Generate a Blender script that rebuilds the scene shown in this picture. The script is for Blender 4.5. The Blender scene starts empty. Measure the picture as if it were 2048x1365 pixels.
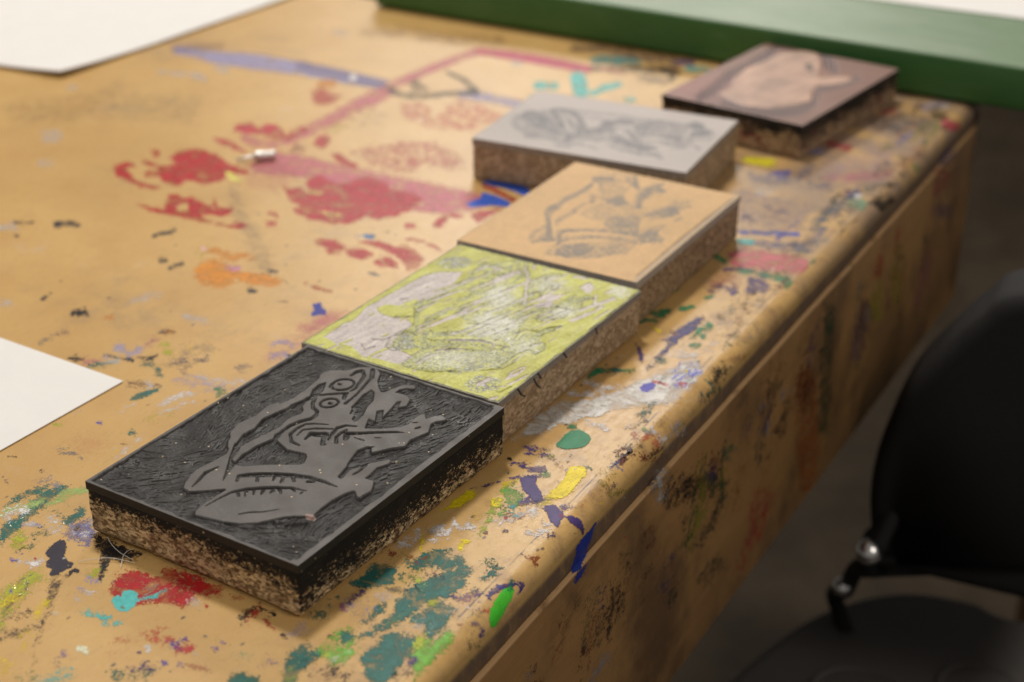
import bpy, bmesh, math, random
import numpy as np
from mathutils import Matrix, Vector, noise as mnoise
random.seed(7); rng = np.random.default_rng(11)
sc = bpy.context.scene
COL = sc.collection

# ------------------------------------------------------------------ camera model (solved from the block corners)
FPX, CZ, PIT, ROLL = 3255.85, 0.33114, math.radians(27.0729), math.radians(0.3521)
SP, CP, SR, CR = math.sin(PIT), math.cos(PIT), math.sin(ROLL), math.cos(ROLL)
FW = np.array([0, CP, -SP]); UP = np.array([0, SP, CP]); RT = np.array([1.0, 0, 0])
CX = RT*CR+UP*SR; CY = -RT*SR+UP*CR
CAM = np.array([0, 0, CZ])
def proj(P):
    d = np.asarray(P, float)-CAM; f = d@FW
    return np.stack([1024+FPX*(d@CX)/f, 682.5-FPX*(d@CY)/f], -1)
def ray(px, py):
    X = (px-1024)/FPX; Y = (682.5-py)/FPX
    return FW+CX*X+CY*Y
def at(px, py, z=0.0):
    d = ray(px, py); return CAM+d*((z-CZ)/d[2])

# measured regions: origin and enlargement of each detail study
K = dict(O=(0,0,1), Z=(150,680,2.2756), A=(560,700,5.689), B=(340,860,5.689), C=(560,860,5.689),
 P1=(200,180,4.096), P2=(540,150,3.9), P3=(380,60,1.932), P4=(1000,640,4.014), P5=(1260,260,3.592),
 P6=(680,1040,4.2), P7=(860,860,4.55), P8=(60,620,3.531), Q6=(0,900,2.936), Q7=(360,1080,4.789),
 R0=(0,0,2.0), R3=(1300,60,3.793), R4=(1040,320,4.452), R5=(940,170,3.657),
 Y=(580,440,2.7676), D=(600,470,5.689), E=(760,620,5.689), F=(940,520,5.689),
 W=(500,850,2.56), G=(1200,560,1.6958), V=(1680,180,2.844), T1=(0,640,1.883))
def src(k, pts):
    x0, y0, s = K[k]; return np.array([(x0+p[0]/s, y0+p[1]/s) for p in pts], float)

# ------------------------------------------------------------------ small raster/SDF helpers
def poly_sdf(P, poly):                      # >0 inside
    n = len(poly); best = np.full(len(P), 1e18); ins = np.zeros(len(P), bool)
    for i in range(n):
        a = poly[i]; b = poly[(i+1) % n]; ab = b-a; L = ab@ab+1e-12
        t = np.clip(((P-a)@ab)/L, 0, 1); q = P-a-t[:, None]*ab
        best = np.minimum(best, (q*q).sum(1))
        c = (a[1] > P[:, 1]) != (b[1] > P[:, 1])
        if a[1] != b[1]:
            xi = (b[0]-a[0])*(P[:, 1]-a[1])/(b[1]-a[1])+a[0]; ins ^= c & (P[:, 0] < xi)
    d = np.sqrt(best); return np.where(ins, d, -d)
def stroke_sdf(P, pts, w):
    if np.isscalar(w): w = [w]*len(pts)
    if len(w) != len(pts): w = np.interp(np.linspace(0, 1, len(pts)), np.linspace(0, 1, len(w)), w)
    best = np.full(len(P), -1e9)
    for i in range(len(pts)-1):
        a, b = pts[i], pts[i+1]; ab = b-a; L = ab@ab+1e-12
        t = np.clip(((P-a)@ab)/L, 0, 1); q = P-a-t[:, None]*ab
        best = np.maximum(best, (w[i]*(1-t)+w[i+1]*t)/2-np.sqrt((q*q).sum(1)))
    return best
def blur(a, sx, sy=None, ang=0):
    sy = sx if sy is None else sy
    fy = np.fft.fftfreq(a.shape[0])[:, None]; fx = np.fft.fftfreq(a.shape[1])[None]
    c, s = math.cos(ang), math.sin(ang); u = fx*c+fy*s; v = -fx*s+fy*c
    g = np.exp(-2*np.pi**2*((u*sx)**2+(v*sy)**2))
    return np.real(np.fft.ifft2(np.fft.fft2(a)*g))
def fnoise(shape, sx, sy=None, ang=0):
    n = blur(rng.standard_normal(shape), sx, sy, ang); return n/(n.std()+1e-9)

# ------------------------------------------------------------------ objects
def tag(o, label=None, cat=None, group=None, kind=None):
    if label: o['label'] = label
    if cat: o['category'] = cat
    if group: o['group'] = group
    if kind: o['kind'] = kind
    return o
def link(name, me, mats=(), parent=None, M=None):
    o = bpy.data.objects.new(name, me); COL.objects.link(o)
    for m in mats: me.materials.append(m)
    if parent: o.parent = parent
    if M is not None: o.matrix_basis = M
    return o
def empty(name, M):
    o = bpy.data.objects.new(name, None); COL.objects.link(o); o.empty_display_size = .02; o.matrix_basis = M; return o
def np_mesh(name, V, F, smooth=True, mat_idx=None):
    me = bpy.data.meshes.new(name); V = np.asarray(V, np.float32); F = np.asarray(F, np.int32); k = F.shape[1]
    me.vertices.add(len(V)); me.vertices.foreach_set('co', V.ravel())
    me.loops.add(F.size); me.loops.foreach_set('vertex_index', F.ravel())
    me.polygons.add(len(F)); me.polygons.foreach_set('loop_start', np.arange(0, F.size, k, dtype=np.int32))
    if mat_idx is not None: me.polygons.foreach_set('material_index', np.asarray(mat_idx, np.int32))
    me.update(calc_edges=True); me.validate()
    me.polygons.foreach_set('use_smooth', np.full(len(me.polygons), smooth)); return me
def set_attr(me, name, arr, typ):
    a = me.attributes.new(name, typ, 'POINT')
    if typ == 'FLOAT': a.data.foreach_set('value', np.asarray(arr, np.float32).ravel())
    else: a.data.foreach_set('color', np.asarray(arr, np.float32).ravel())
def bm_mesh(bm, name, smooth=False):
    me = bpy.data.meshes.new(name); bm.to_mesh(me); bm.free()
    for p in me.polygons: p.use_smooth = smooth
    return me
def bm_box(bm, x0, x1, y0, y1, z0, z1, M=None):
    vs = [bm.verts.new((x, y, z)) for z in (z0, z1) for y in (y0, y1) for x in (x0, x1)]
    for f in ((0,2,3,1),(4,5,7,6),(0,1,5,4),(2,6,7,3),(0,4,6,2),(1,3,7,5)): bm.faces.new([vs[i] for i in f])
    if M is not None: bmesh.ops.transform(bm, matrix=M, verts=vs)
    return vs
def bevel(bm, w, seg=2):
    bmesh.ops.bevel(bm, geom=list(bm.edges), offset=w, segments=seg, affect='EDGES', profile=.5)
def tube(pts, r, n=14, caps=True):
    bm = bmesh.new(); rings = []; pts = [Vector(p) for p in pts]
    up = Vector((.31, .17, .93))
    for i, p in enumerate(pts):
        d = (pts[min(i+1, len(pts)-1)]-pts[max(i-1, 0)]).normalized(); a = d.cross(up).normalized(); b = d.cross(a)
        rr = r if np.isscalar(r) else r[i]
        rings.append([bm.verts.new(p+rr*(a*math.cos(2*math.pi*k/n)+b*math.sin(2*math.pi*k/n))) for k in range(n)])
    for i in range(len(rings)-1):
        for k in range(n): bm.faces.new((rings[i][k], rings[i][(k+1) % n], rings[i+1][(k+1) % n], rings[i+1][k]))
    if caps: bm.faces.new(rings[0][::-1]); bm.faces.new(rings[-1])
    bmesh.ops.recalc_face_normals(bm, faces=bm.faces)
    return bm
def spline(pts, n=10):
    pts = [Vector(p) for p in pts]; out = []
    for i in range(len(pts)-1):
        p0, p1, p2, p3 = pts[max(i-1, 0)], pts[i], pts[i+1], pts[min(i+2, len(pts)-1)]
        for k in range(n):
            t = k/n; out.append(.5*((2*p1)+(p2-p0)*t+(2*p0-5*p1+4*p2-p3)*t*t+(3*p1-p0-3*p2+p3)*t**3))
    out.append(pts[-1]); return out

# ------------------------------------------------------------------ node helper
class NT:
    def __init__(s, name):
        s.m = bpy.data.materials.new(name); s.m.use_nodes = True; s.t = s.m.node_tree; s.n = s.t.nodes; s.l = s.t.links
        s.b = s.n['Principled BSDF']; s.out = s.n['Material Output']
    def new(s, t, **k):
        n = s.n.new(t)
        for a, b in k.items(): setattr(n, a, b)
        return n
    def put(s, inp, v):
        if hasattr(v, 'node') or isinstance(v, bpy.types.NodeSocket): s.l.new(v, inp)
        else: inp.default_value = v
    def math(s, op, a, b=0.0, c=0.0, clamp=False):
        n = s.new('ShaderNodeMath', operation=op); n.use_clamp = clamp
        for i, v in enumerate((a, b, c)): s.put(n.inputs[i], v)
        return n.outputs[0]
    def ss(s, v, a, b, lo=0.0, hi=1.0):
        n = s.new('ShaderNodeMapRange', interpolation_type='SMOOTHSTEP')
        for i, q in enumerate((v, a, b, lo, hi)): s.put(n.inputs[i], q)
        return n.outputs[0]
    def mix(s, f, a, b, mode='MIX'):
        n = s.new('ShaderNodeMix', data_type='RGBA', blend_type=mode); s.put(n.inputs[0], f)
        for i, v in ((6, a), (7, b)): s.put(n.inputs[i], (*v, 1) if isinstance(v, tuple) and len(v) == 3 else v)
        return n.outputs[2]
    def coord(s, scale=(1, 1, 1), rot=(0, 0, 0), loc=(0, 0, 0)):
        tc = s.new('ShaderNodeTexCoord'); mp = s.new('ShaderNodeMapping'); s.l.new(tc.outputs['Object'], mp.inputs[0])
        mp.inputs['Scale'].default_value = scale; mp.inputs['Rotation'].default_value = rot; mp.inputs['Location'].default_value = loc
        return mp.outputs[0]
    def noise(s, vec, scale, detail=4, rough=.55, dist=0.0, out=0):
        n = s.new('ShaderNodeTexNoise'); s.l.new(vec, n.inputs['Vector'])
        n.inputs['Scale'].default_value = scale; n.inputs['Detail'].default_value = detail
        n.inputs['Roughness'].default_value = rough; n.inputs['Distortion'].default_value = dist
        return n.outputs[out]
    def vor(s, vec, scale, out='Distance', feature='F1', rnd=1.0):
        n = s.new('ShaderNodeTexVoronoi', feature=feature); s.l.new(vec, n.inputs['Vector'])
        n.inputs['Scale'].default_value = scale; n.inputs['Randomness'].default_value = rnd; return n.outputs[out]
    def attr(s, name, out='Color'):
        n = s.new('ShaderNodeAttribute', attribute_name=name); return n.outputs[out]
    def sep(s, c):
        n = s.new('ShaderNodeSeparateColor'); s.l.new(c, n.inputs[0]); return n.outputs
    def bump(s, h, dist, strength=1.0, normal=None):
        n = s.new('ShaderNodeBump'); s.put(n.inputs['Height'], h); n.inputs['Distance'].default_value = dist
        n.inputs['Strength'].default_value = strength
        if normal is not None: s.l.new(normal, n.inputs['Normal'])
        s.l.new(n.outputs[0], s.b.inputs['Normal']); return n.outputs[0]
    def set(s, **k):
        for a, v in k.items():
            i = s.b.inputs[a.replace('_', ' ')]
            s.put(i, (*v, 1) if isinstance(v, tuple) and len(v) == 3 else v)
        return s.m

# table coordinates: s along the near edge, o outward across it
E0 = np.array([0.03408738, 0.53219471]); EA = math.radians(61.05)
ED = np.array([math.cos(EA), math.sin(EA)]); EN = np.array([ED[1], -ED[0]])
MT = Matrix(((EN[0], ED[0], 0, E0[0]), (EN[1], ED[1], 0, E0[1]), (0, 0, 1, 0), (0, 0, 0, 1)))   # local x = outward, y = along the edge
def so(xy): d = np.asarray(xy)[:2]-E0; return d@ED, d@EN

# ---- materials
def mat_table():
    t = NT('varnished_tabletop'); c = t.coord()
    st = t.coord(scale=(1, .35, 1), rot=(0, 0, .3))
    big = t.noise(c, 6, 5, .6); mid = t.noise(c, 28, 6, .65); fine = t.noise(st, 420, 4, .7); fib = t.noise(c, 1500, 2, .6)
    col = t.mix(t.ss(big, .3, .7), (.55, .335, .115), (.64, .405, .15))
    col = t.mix(t.ss(mid, .35, .75, 0, .45), col, (.47, .255, .08))
    col = t.mix(t.ss(fine, .5, .75, 0, .30), col, (.36, .19, .06))
    col = t.mix(t.ss(fib, .4, .8, 0, .25), col, (.72, .47, .22))
    # grubby grey-brown handling stains
    g = t.math('MULTIPLY', t.ss(t.noise(c, 9, 6, .68, .4), .52, .72), t.ss(t.noise(c, 60, 5, .7), .35, .62))
    col = t.mix(t.math('MULTIPLY', g, .45), col, (.22, .16, .13))
    g2 = t.math('MULTIPLY', t.ss(t.noise(t.coord(loc=(3, 1, 0)), 11, 6, .7, .5), .58, .72), t.ss(t.noise(c, 90, 4, .7), .45, .6))
    col = t.mix(t.math('MULTIPLY', g2, .30), col, (.62, .56, .56))
    # fine dark flecks and short scratches
    v = t.vor(t.coord(scale=(1, .6, 1), rot=(0, 0, .5)), 170); vr = t.sep(t.vor(t.coord(scale=(1, .6, 1), rot=(0, 0, .5)), 170, 'Color'))[0]
    fl = t.math('MULTIPLY', t.ss(v, .16, .07), t.ss(vr, .86, .9))
    col = t.mix(t.math('MULTIPLY', fl, .8), col, (.07, .05, .045))
    c2 = t.coord(scale=(1, .07, 1), rot=(0, 0, 1.0)); v2 = t.vor(c2, 230); r2 = t.sep(t.vor(c2, 230, 'Color'))[1]
    sc2 = t.math('MULTIPLY', t.ss(v2, .07, .02), t.ss(r2, .9, .93)); col = t.mix(t.math('MULTIPLY', sc2, .5), col, (.75, .62, .45))
    # grime collected towards the worn edge of the top
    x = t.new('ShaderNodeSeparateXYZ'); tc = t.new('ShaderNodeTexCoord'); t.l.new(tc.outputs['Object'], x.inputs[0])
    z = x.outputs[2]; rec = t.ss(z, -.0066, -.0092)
    edge = t.math('MULTIPLY', t.ss(x.outputs[0], -.07, .0), t.ss(t.noise(c, 45, 6, .7), .45, .7))
    col = t.mix(t.math('MULTIPLY', edge, .75), col, (.25, .145, .075))
    far = t.math('MULTIPLY', t.ss(x.outputs[1], .12, .38), t.ss(x.outputs[0], -.16, -.03)); far = t.math('MULTIPLY', far, t.ss(t.noise(c, 30, 5, .6), .3, .6))
    col = t.mix(t.math('MULTIPLY', far, .95), col, (.28, .19, .135))
    dirt_shade = t.math('MULTIPLY', rec, t.ss(t.noise(t.coord(scale=(1, 1, .5)), 160, 5, .75), .3, .55, .72, 1.0))
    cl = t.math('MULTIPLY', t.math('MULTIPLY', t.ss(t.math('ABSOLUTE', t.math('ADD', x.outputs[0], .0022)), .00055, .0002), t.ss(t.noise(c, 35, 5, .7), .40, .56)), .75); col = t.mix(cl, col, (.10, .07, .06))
    col = t.mix(dirt_shade, col, (.16, .10, .062))  # strip under the nose: dirt mottling plus its shade painted into the colour
    # bright crumbs of old paint in the recess and along the nose
    cr = t.math('MULTIPLY', t.ss(t.noise(c, 380, 3, .6), .70, .76), t.ss(x.outputs[0], -.004, .003)); col = t.mix(t.math('MULTIPLY', cr, .55), col, (.62, .58, .56))
    rg = t.math('MULTIPLY_ADD', fine, .30, .22); rg = t.math('ADD', rg, t.math('MULTIPLY', rec, .3))
    h = t.math('ADD', t.math('MULTIPLY', fine, .7), t.math('ADD', t.math('MULTIPLY', fib, .35), t.math('MULTIPLY', mid, .8)))
    h = t.math('ADD', h, t.math('MULTIPLY', sc2, -1.0))
    t.bump(h, .00016, 1.0)
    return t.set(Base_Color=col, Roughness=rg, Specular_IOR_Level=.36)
def mat_paint():
    t = NT('dried_paint'); t.m.cycles.use_transparent_shadow = True
    col = t.attr('pcol'); opa = t.attr('pcol', 'Alpha'); par = t.attr('ppar'); pr = t.sep(par); soft = t.attr('ppar', 'Alpha'); sd = t.attr('psd', 'Fac')
    brk, cov, glit = pr[0], pr[1], pr[2]
    c = t.coord(); cs = t.coord(scale=(1, .35, 1), rot=(0, 0, .35))
    n1 = t.noise(c, 190, 7, .8); n2 = t.noise(c, 1100, 4, .8); n3 = t.noise(cs, 420, 5, .8, .6); n4 = t.noise(c, 2300, 2, .6)
    w = t.math('ADD', t.math('MULTIPLY', t.math('SUBTRACT', n1, .5), 20.0), t.math('MULTIPLY', t.math('SUBTRACT', n2, .5), 15.0))
    d = t.math('MULTIPLY_ADD', w, brk, t.math('MINIMUM', sd, 1.5))
    sw = t.math('MULTIPLY_ADD', soft, 5.0, .10)
    a = t.ss(d, t.math('MULTIPLY', sw, -1.0), sw)
    # dry-brush coverage: paint left only on the high points
    m = t.math('ADD', t.math('MULTIPLY', n3, .75), t.math('MULTIPLY', n4, .25))
    lim = t.math('MULTIPLY_ADD', t.math('SUBTRACT', 1.0, cov), .40, .33)
    full = t.math('GREATER_THAN', cov, .985)
    dry = t.ss(m, t.math('SUBTRACT', lim, .035), t.math('ADD', lim, .035))
    dry = t.math('MAXIMUM', dry, full)
    thin = t.ss(t.noise(c, 75, 7, .75, .8), .38, .56); thin = t.math('SUBTRACT', 1.0, t.math('MULTIPLY', t.math('SUBTRACT', 1.0, thin), t.ss(brk, .12, .42, 0.0, .62)))
    a = t.math('MULTIPLY', t.math('MULTIPLY', t.math('MULTIPLY', a, dry), opa), thin)
    hs = t.new('ShaderNodeHueSaturation'); t.put(hs.inputs['Color'], col)
    t.put(hs.inputs['Value'], t.math('MULTIPLY_ADD', t.math('ADD', t.math('ADD', n1, n3), t.math('MULTIPLY', n4, .8)), .75, -.04)); t.put(hs.inputs['Hue'], t.math('MULTIPLY_ADD', n1, .05, .475))
    cc = hs.outputs[0]
    # glitter flakes
    vd = t.vor(c, 950); vc = t.vor(c, 950, 'Color'); vs = t.sep(vc)
    fl = t.math('MULTIPLY', t.ss(vd, .34, .26), t.math('GREATER_THAN', vs[0], t.math('SUBTRACT', 1.0, glit)))
    fcol = t.mix(vs[1], (.95, .75, .30), (.75, .95, .85)); cc = t.mix(fl, cc, fcol)
    # dark specks of dust in the paint
    dk = t.math('MULTIPLY', t.ss(t.vor(t.coord(loc=(.3, .7, 0)), 520), .15, .08), .55); cc = t.mix(dk, cc, (.03, .03, .03))
    geo = t.new('ShaderNodeNewGeometry'); va = t.new('ShaderNodeVectorMath', operation='SUBTRACT'); t.l.new(vc, va.inputs[0]); va.inputs[1].default_value = (.5, .5, .5)
    vm = t.new('ShaderNodeVectorMath', operation='SCALE'); t.l.new(va.outputs[0], vm.inputs[0]); t.put(vm.inputs['Scale'], t.math('MULTIPLY', fl, 1.1))
    ad = t.new('ShaderNodeVectorMath', operation='ADD'); t.l.new(geo.outputs['Normal'], ad.inputs[0]); t.l.new(vm.outputs[0], ad.inputs[1])
    nn = t.new('ShaderNodeVectorMath', operation='NORMALIZE'); t.l.new(ad.outputs[0], nn.inputs[0])
    h = t.math('ADD', t.math('MULTIPLY', a, .15), t.math('ADD', n3, t.math('MULTIPLY', n1, .8))); t.bump(h, .00010, .8, nn.outputs[0])
    t.set(Specular_IOR_Level=.32, Base_Color=cc, Roughness=t.math('SUBTRACT', t.math('MULTIPLY_ADD', n2, .25, .36), t.math('MULTIPLY', fl, .18)), Metallic=t.math('MULTIPLY', fl, .9), Alpha=a)
    return t.m
def mat_apron():
    t = NT('worn_plywood_apron'); c = t.coord(scale=(1, .12, 1), rot=(0.55, 0, 0))
    n = t.noise(c, 60, 6, .65, .5); f = t.noise(t.coord(scale=(1, .03, 1), rot=(.62, 0, 0)), 500, 4, .7); w = t.noise(t.coord(), 14, 6, .65)
    col = t.mix(n, (.21, .105, .034), (.43, .23, .08)); col = t.mix(t.ss(f, .45, .75, 0, .4), col, (.36, .20, .085))
    col = t.mix(t.ss(w, .42, .66, 0, .75), col, (.075, .04, .02))
    x = t.new('ShaderNodeSeparateXYZ'); tc = t.new('ShaderNodeTexCoord'); t.l.new(tc.outputs['Object'], x.inputs[0])
    top = t.math('MULTIPLY', t.ss(x.outputs[2], -.0183, -.0172), t.ss(t.noise(t.coord(), 70, 4, .6), .25, .45)); col = t.mix(top, col, (.62, .37, .17))
    t.bump(t.math('ADD', n, f), .0003, .7); return t.set(Base_Color=col, Roughness=.5)
def mat_simple(name, c1, c2, scale=80, rough=.5, bumpd=.0003, det=5, metal=0.0, spec=.5):
    t = NT(name); c = t.coord(); n = t.noise(c, scale, det, .65); n2 = t.noise(c, scale*7, 3, .6)
    t.bump(t.math('ADD', n, n2), bumpd, .8)
    return t.set(Base_Color=t.mix(t.ss(t.math('ADD', t.math('MULTIPLY', n, .7), t.math('MULTIPLY', n2, .3)), .35, .65), c1, c2), Roughness=t.math('MULTIPLY_ADD', n2, .15, rough), Metallic=metal, Specular_IOR_Level=spec)
def mat_attr(name, spec=.35, bumpd=.00006, sparkle=0.0, coat=0.0, mott=.25):
    t = NT(name); c = t.coord(); n = t.noise(c, 900, 4, .7); n2 = t.noise(c, 2600, 2, .6)
    col = t.attr('col'); ro = t.attr('rgh', 'Fac')
    hs = t.new('ShaderNodeHueSaturation'); t.put(hs.inputs['Color'], col); t.put(hs.inputs['Value'], t.math('MULTIPLY_ADD', t.math('ADD', n, n2), mott, 1.0-mott)); cc = hs.outputs[0]
    if sparkle:
        v = t.vor(c, 700); r = t.sep(t.vor(c, 700, 'Color')); s = t.math('MULTIPLY', t.ss(v, .30, .2), t.math('GREATER_THAN', r[0], 1-sparkle)); cc = t.mix(s, cc, (.62, .48, .30))
    t.bump(t.math('ADD', n, n2), bumpd, 1.0)
    return t.set(Base_Color=cc, Roughness=ro, Specular_IOR_Level=spec)
def mat_board(name, dark, light, pore, ink=0, red=0, lift=.022):
    """compressed chip or fibre board; ink = amount of ink that ran down the sides"""
    t = NT(name); c = t.coord(scale=(1, 1, 1.5), rot=(.5, .5, .3))
    cs = t.coord(scale=(1, .45, 1.6), rot=(.7, .3, .4)) if ink == 1 else t.coord(scale=(1, .8, 1.3), rot=(.7, .3, .4))
    big = t.noise(c, 110, 5, .7); chip = t.noise(cs, 380, 5, .72, .8); fine = t.noise(c, 1300, 3, .7); v = t.vor(cs, 420)
    m = t.math('ADD', t.math('MULTIPLY', chip, .65 if ink == 1 else .35), t.math('MULTIPLY', fine, .35 if ink == 1 else .65))
    vcell = t.sep(t.vor(cs, 640, 'Color'))[0]; m2 = t.math('ADD', t.math('MULTIPLY', m, .72), t.math('MULTIPLY', vcell, .28)); col = t.mix(t.ss(m2, .36, .66), dark, light); col = t.mix(t.ss(big, .35, .7, 0, .45), col, dark)
    hole = t.math('MULTIPLY', t.ss(t.vor(c, 260), .2, .1), t.ss(t.noise(c, 300, 3), .45, .6)); col = t.mix(t.math('MULTIPLY', hole, pore), col, (.03, .02, .015))
    rgh = .75
    if ink:
        x = t.new('ShaderNodeSeparateXYZ'); tc = t.new('ShaderNodeTexCoord'); t.l.new(tc.outputs['Object'], x.inputs[0])
        nx = t.new('ShaderNodeSeparateXYZ'); t.l.new(tc.outputs['Normal'], nx.inputs[0])
        side = t.ss(nx.outputs[0], .3, .8); zz = t.math('MULTIPLY', x.outputs[2], 1.0/lift)
        corner = t.ss(x.outputs[0], .036, .048, 0, .10)
        q = t.math('ADD', zz, t.math('MULTIPLY', side, .28*ink)); q = t.math('ADD', q, corner)
        q = t.math('ADD', q, t.math('MULTIPLY', t.math('SUBTRACT', big, .5), 1.0)); q = t.math('ADD', q, t.math('ADD', t.math('MULTIPLY', t.math('SUBTRACT', t.noise(c, 520, 5, .8), .5), t.math('MULTIPLY_ADD', side, 1.5, 1.5)), t.math('MULTIPLY', t.math('SUBTRACT', fine, .5), 1.0)))
        k = t.ss(q, .54, .66)
        if red: col = t.mix(t.math('MULTIPLY', t.ss(t.noise(t.coord(loc=(1, 2, 3)), 90, 4, .6), .52, .66), .65*red), col, (.16, .03, .035))
        col = t.mix(k, col, (.010, .009, .009))
    t.bump(t.math('ADD', t.math('MULTIPLY', m, 1.0), t.math('MULTIPLY', hole, -.7)), .0007 if ink else .00035, .9)
    return t.set(Base_Color=col, Roughness=rgh, Specular_IOR_Level=.25)
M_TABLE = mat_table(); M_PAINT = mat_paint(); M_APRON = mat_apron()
M_PAPER = mat_simple('white_paper', (.80, .775, .745), (.83, .80, .77), 60, .7, .00003)
M_GREEN = None
def mat_green():
    t = NT('green_paint_on_wood'); c = t.coord(scale=(.25, 1, 1)); n = t.noise(c, 60, 6, .7); n2 = t.noise(t.coord(), 18, 5, .6); s = t.noise(t.coord(scale=(.1, 1, 1)), 300, 4, .7)
    col = t.mix(n, (.030, .115, .022), (.048, .16, .036)); col = t.mix(t.ss(n2, .45, .7, 0, .35), col, (.085, .20, .065)); col = t.mix(t.ss(s, .6, .72, 0, .5), col, (.22, .36, .18))
    v = t.vor(t.coord(), 26); r = t.sep(t.vor(t.coord(), 26, 'Color'))[0]
    sp = t.math('MULTIPLY', t.ss(v, .13, .09), t.math('GREATER_THAN', r, .86)); col = t.mix(sp, col, (.75, .72, .62))
    geo = t.new('ShaderNodeNewGeometry'); sz = t.new('ShaderNodeSeparateXYZ'); t.l.new(geo.outputs['Normal'], sz.inputs[0])
    dust_sheen = t.math('MULTIPLY', t.ss(sz.outputs[2], .6, .95), t.ss(t.noise(t.coord(scale=(.4, 1, 1)), 30, 6, .7), .2, .7, .18, .42)); col = t.mix(dust_sheen, col, (.42, .44, .36))  # sheen of the board's top painted in as paleness on upward faces
    t.bump(t.math('ADD', n, s), .0005, .8); return t.set(Base_Color=col, Roughness=.5, Specular_IOR_Level=.55)
M_GREEN = mat_green()
M_STEEL = mat_simple('dull_steel', (.72, .68, .65), (.85, .83, .80), 300, .34, .00003, metal=1.0)
M_CHROME = mat_simple('chrome_tube', (.8, .78, .76), (.88, .87, .86), 200, .05, .00001, metal=1.0)
M_BOLT = mat_simple('polished_bolt', (.9, .89, .88), (.95, .94, .93), 200, .16, .00001, metal=1.0)
M_BLACK = mat_simple('black_vinyl', (.012, .011, .011), (.018, .016, .015), 900, .6, .0002, spec=.2)
M_SEAT = mat_simple('charcoal_seat_plastic', (.078, .068, .061), (.10, .088, .08), 700, .6, .0003, spec=.3)
M_FLOOR = mat_simple('mottled_studio_floor', (.022, .015, .008), (.044, .031, .018), 5, .6, .0006, 7, spec=.12)
M_LEG = mat_simple('brown_stained_wood', (.10, .055, .025), (.17, .095, .045), 40, .55)
M_CAB = mat_simple('dark_brown_cabinet', (.065, .038, .022), (.11, .065, .035), 25, .55)

# ------------------------------------------------------------------ the worktable
R = .0075
PROF = [(-1.25, 0.0), (0.0, 0.0)]+[(R*math.sin(a), -R+R*math.cos(a)) for a in np.linspace(0, math.pi/2, 9)[1:]]+[(.0078, -.0092), (.0079, -.0120), (.0077, -.0150), (.0076, -.0165)]
APR = [(.0030, -.0167), (.0089, -.0167), (.0094, -.0173), (.0094, -.1368), (.0088, -.1380), (-.0120, -.1380)]
ALLP = np.array(PROF[:-1]+[(.0076, -.0165)]+APR[1:5])
SEGL = np.sqrt(((ALLP[1:]-ALLP[:-1])**2).sum(1)); TC = np.concatenate([[0], np.cumsum(SEGL)]); TC -= TC[1]   # t=0 at the crease
S0, S1 = -.75, so(at(1929, 203))[0]+.012
SE = so(at(1945, 215))[0]
def surf(s, t, lift=0.0):
    o = np.interp(t, TC, ALLP[:, 0]); z = np.interp(t, TC, ALLP[:, 1])
    i = np.clip(np.searchsorted(TC, t)-1, 0, len(TC)-2); dt = (ALLP[i+1]-ALLP[i])/SEGL[i][:, None]
    o = o-dt[:, 1]*lift; z = z+dt[:, 0]*lift
    xy = E0+np.outer(s, ED)+np.outer(o, EN); return np.column_stack([xy, z]), np.column_stack([o, s, z])
def hit(px, py):
    d = ray(px, py); best = None
    for i in range(len(ALLP)-1):
        a, b = ALLP[i], ALLP[i+1]; e = b-a; nrm = np.array([-e[1], e[0]])
        do, dz = d[:2]@EN, d[2]; oo = (CAM[:2]-E0)@EN
        den = do*nrm[0]+dz*nrm[1]
        if abs(den) < 1e-12: continue
        k = ((a[0]-oo)*nrm[0]+(a[1]-CZ)*nrm[1])/den
        if k <= 0: continue
        q = np.array([oo+k*do, CZ+k*dz]); u = ((q-a)@e)/(e@e)
        if -1e-6 <= u <= 1+1e-6 and (best is None or k < best[0]): best = (k, (CAM[:2]+k*d[:2]-E0)@ED, TC[i]+u*SEGL[i])
    if best is None: p = at(px, py, -.08); return (p[:2]-E0)@ED, TC[-1]
    return best[1], best[2]

SPL = []      # (crop, kind, colour, params, points, width)
RED=(.44,.012,.020); CRIM=(.50,.045,.065); PINK=(.62,.17,.24); LPINK=(.70,.30,.36); TEAL=(.022,.135,.112); TEALD=(.02,.12,.09); LIME=(.16,.42,.04)
YEL=(.80,.62,.01); YG=(.42,.45,.03); WHT=(.68,.64,.62); BLU=(.025,.035,.30); BLUB=(.03,.10,.50); PUR=(.065,.04,.16); LAV=(.36,.36,.62); ORG=(.72,.27,.03)
CYA=(.10,.52,.50); BLK=(.012,.011,.014); GRY=(.22,.20,.19); GRN=(.02,.20,.085); RUS=(.26,.06,.02); PUL=(.10,.08,.38)
def S(k, col, pts, w=None, brk=.25, cov=1.0, gl=0.0, soft=0.0, op=1.0): SPL.append((k, col, pts, w, brk, cov, gl, soft, op))
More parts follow.
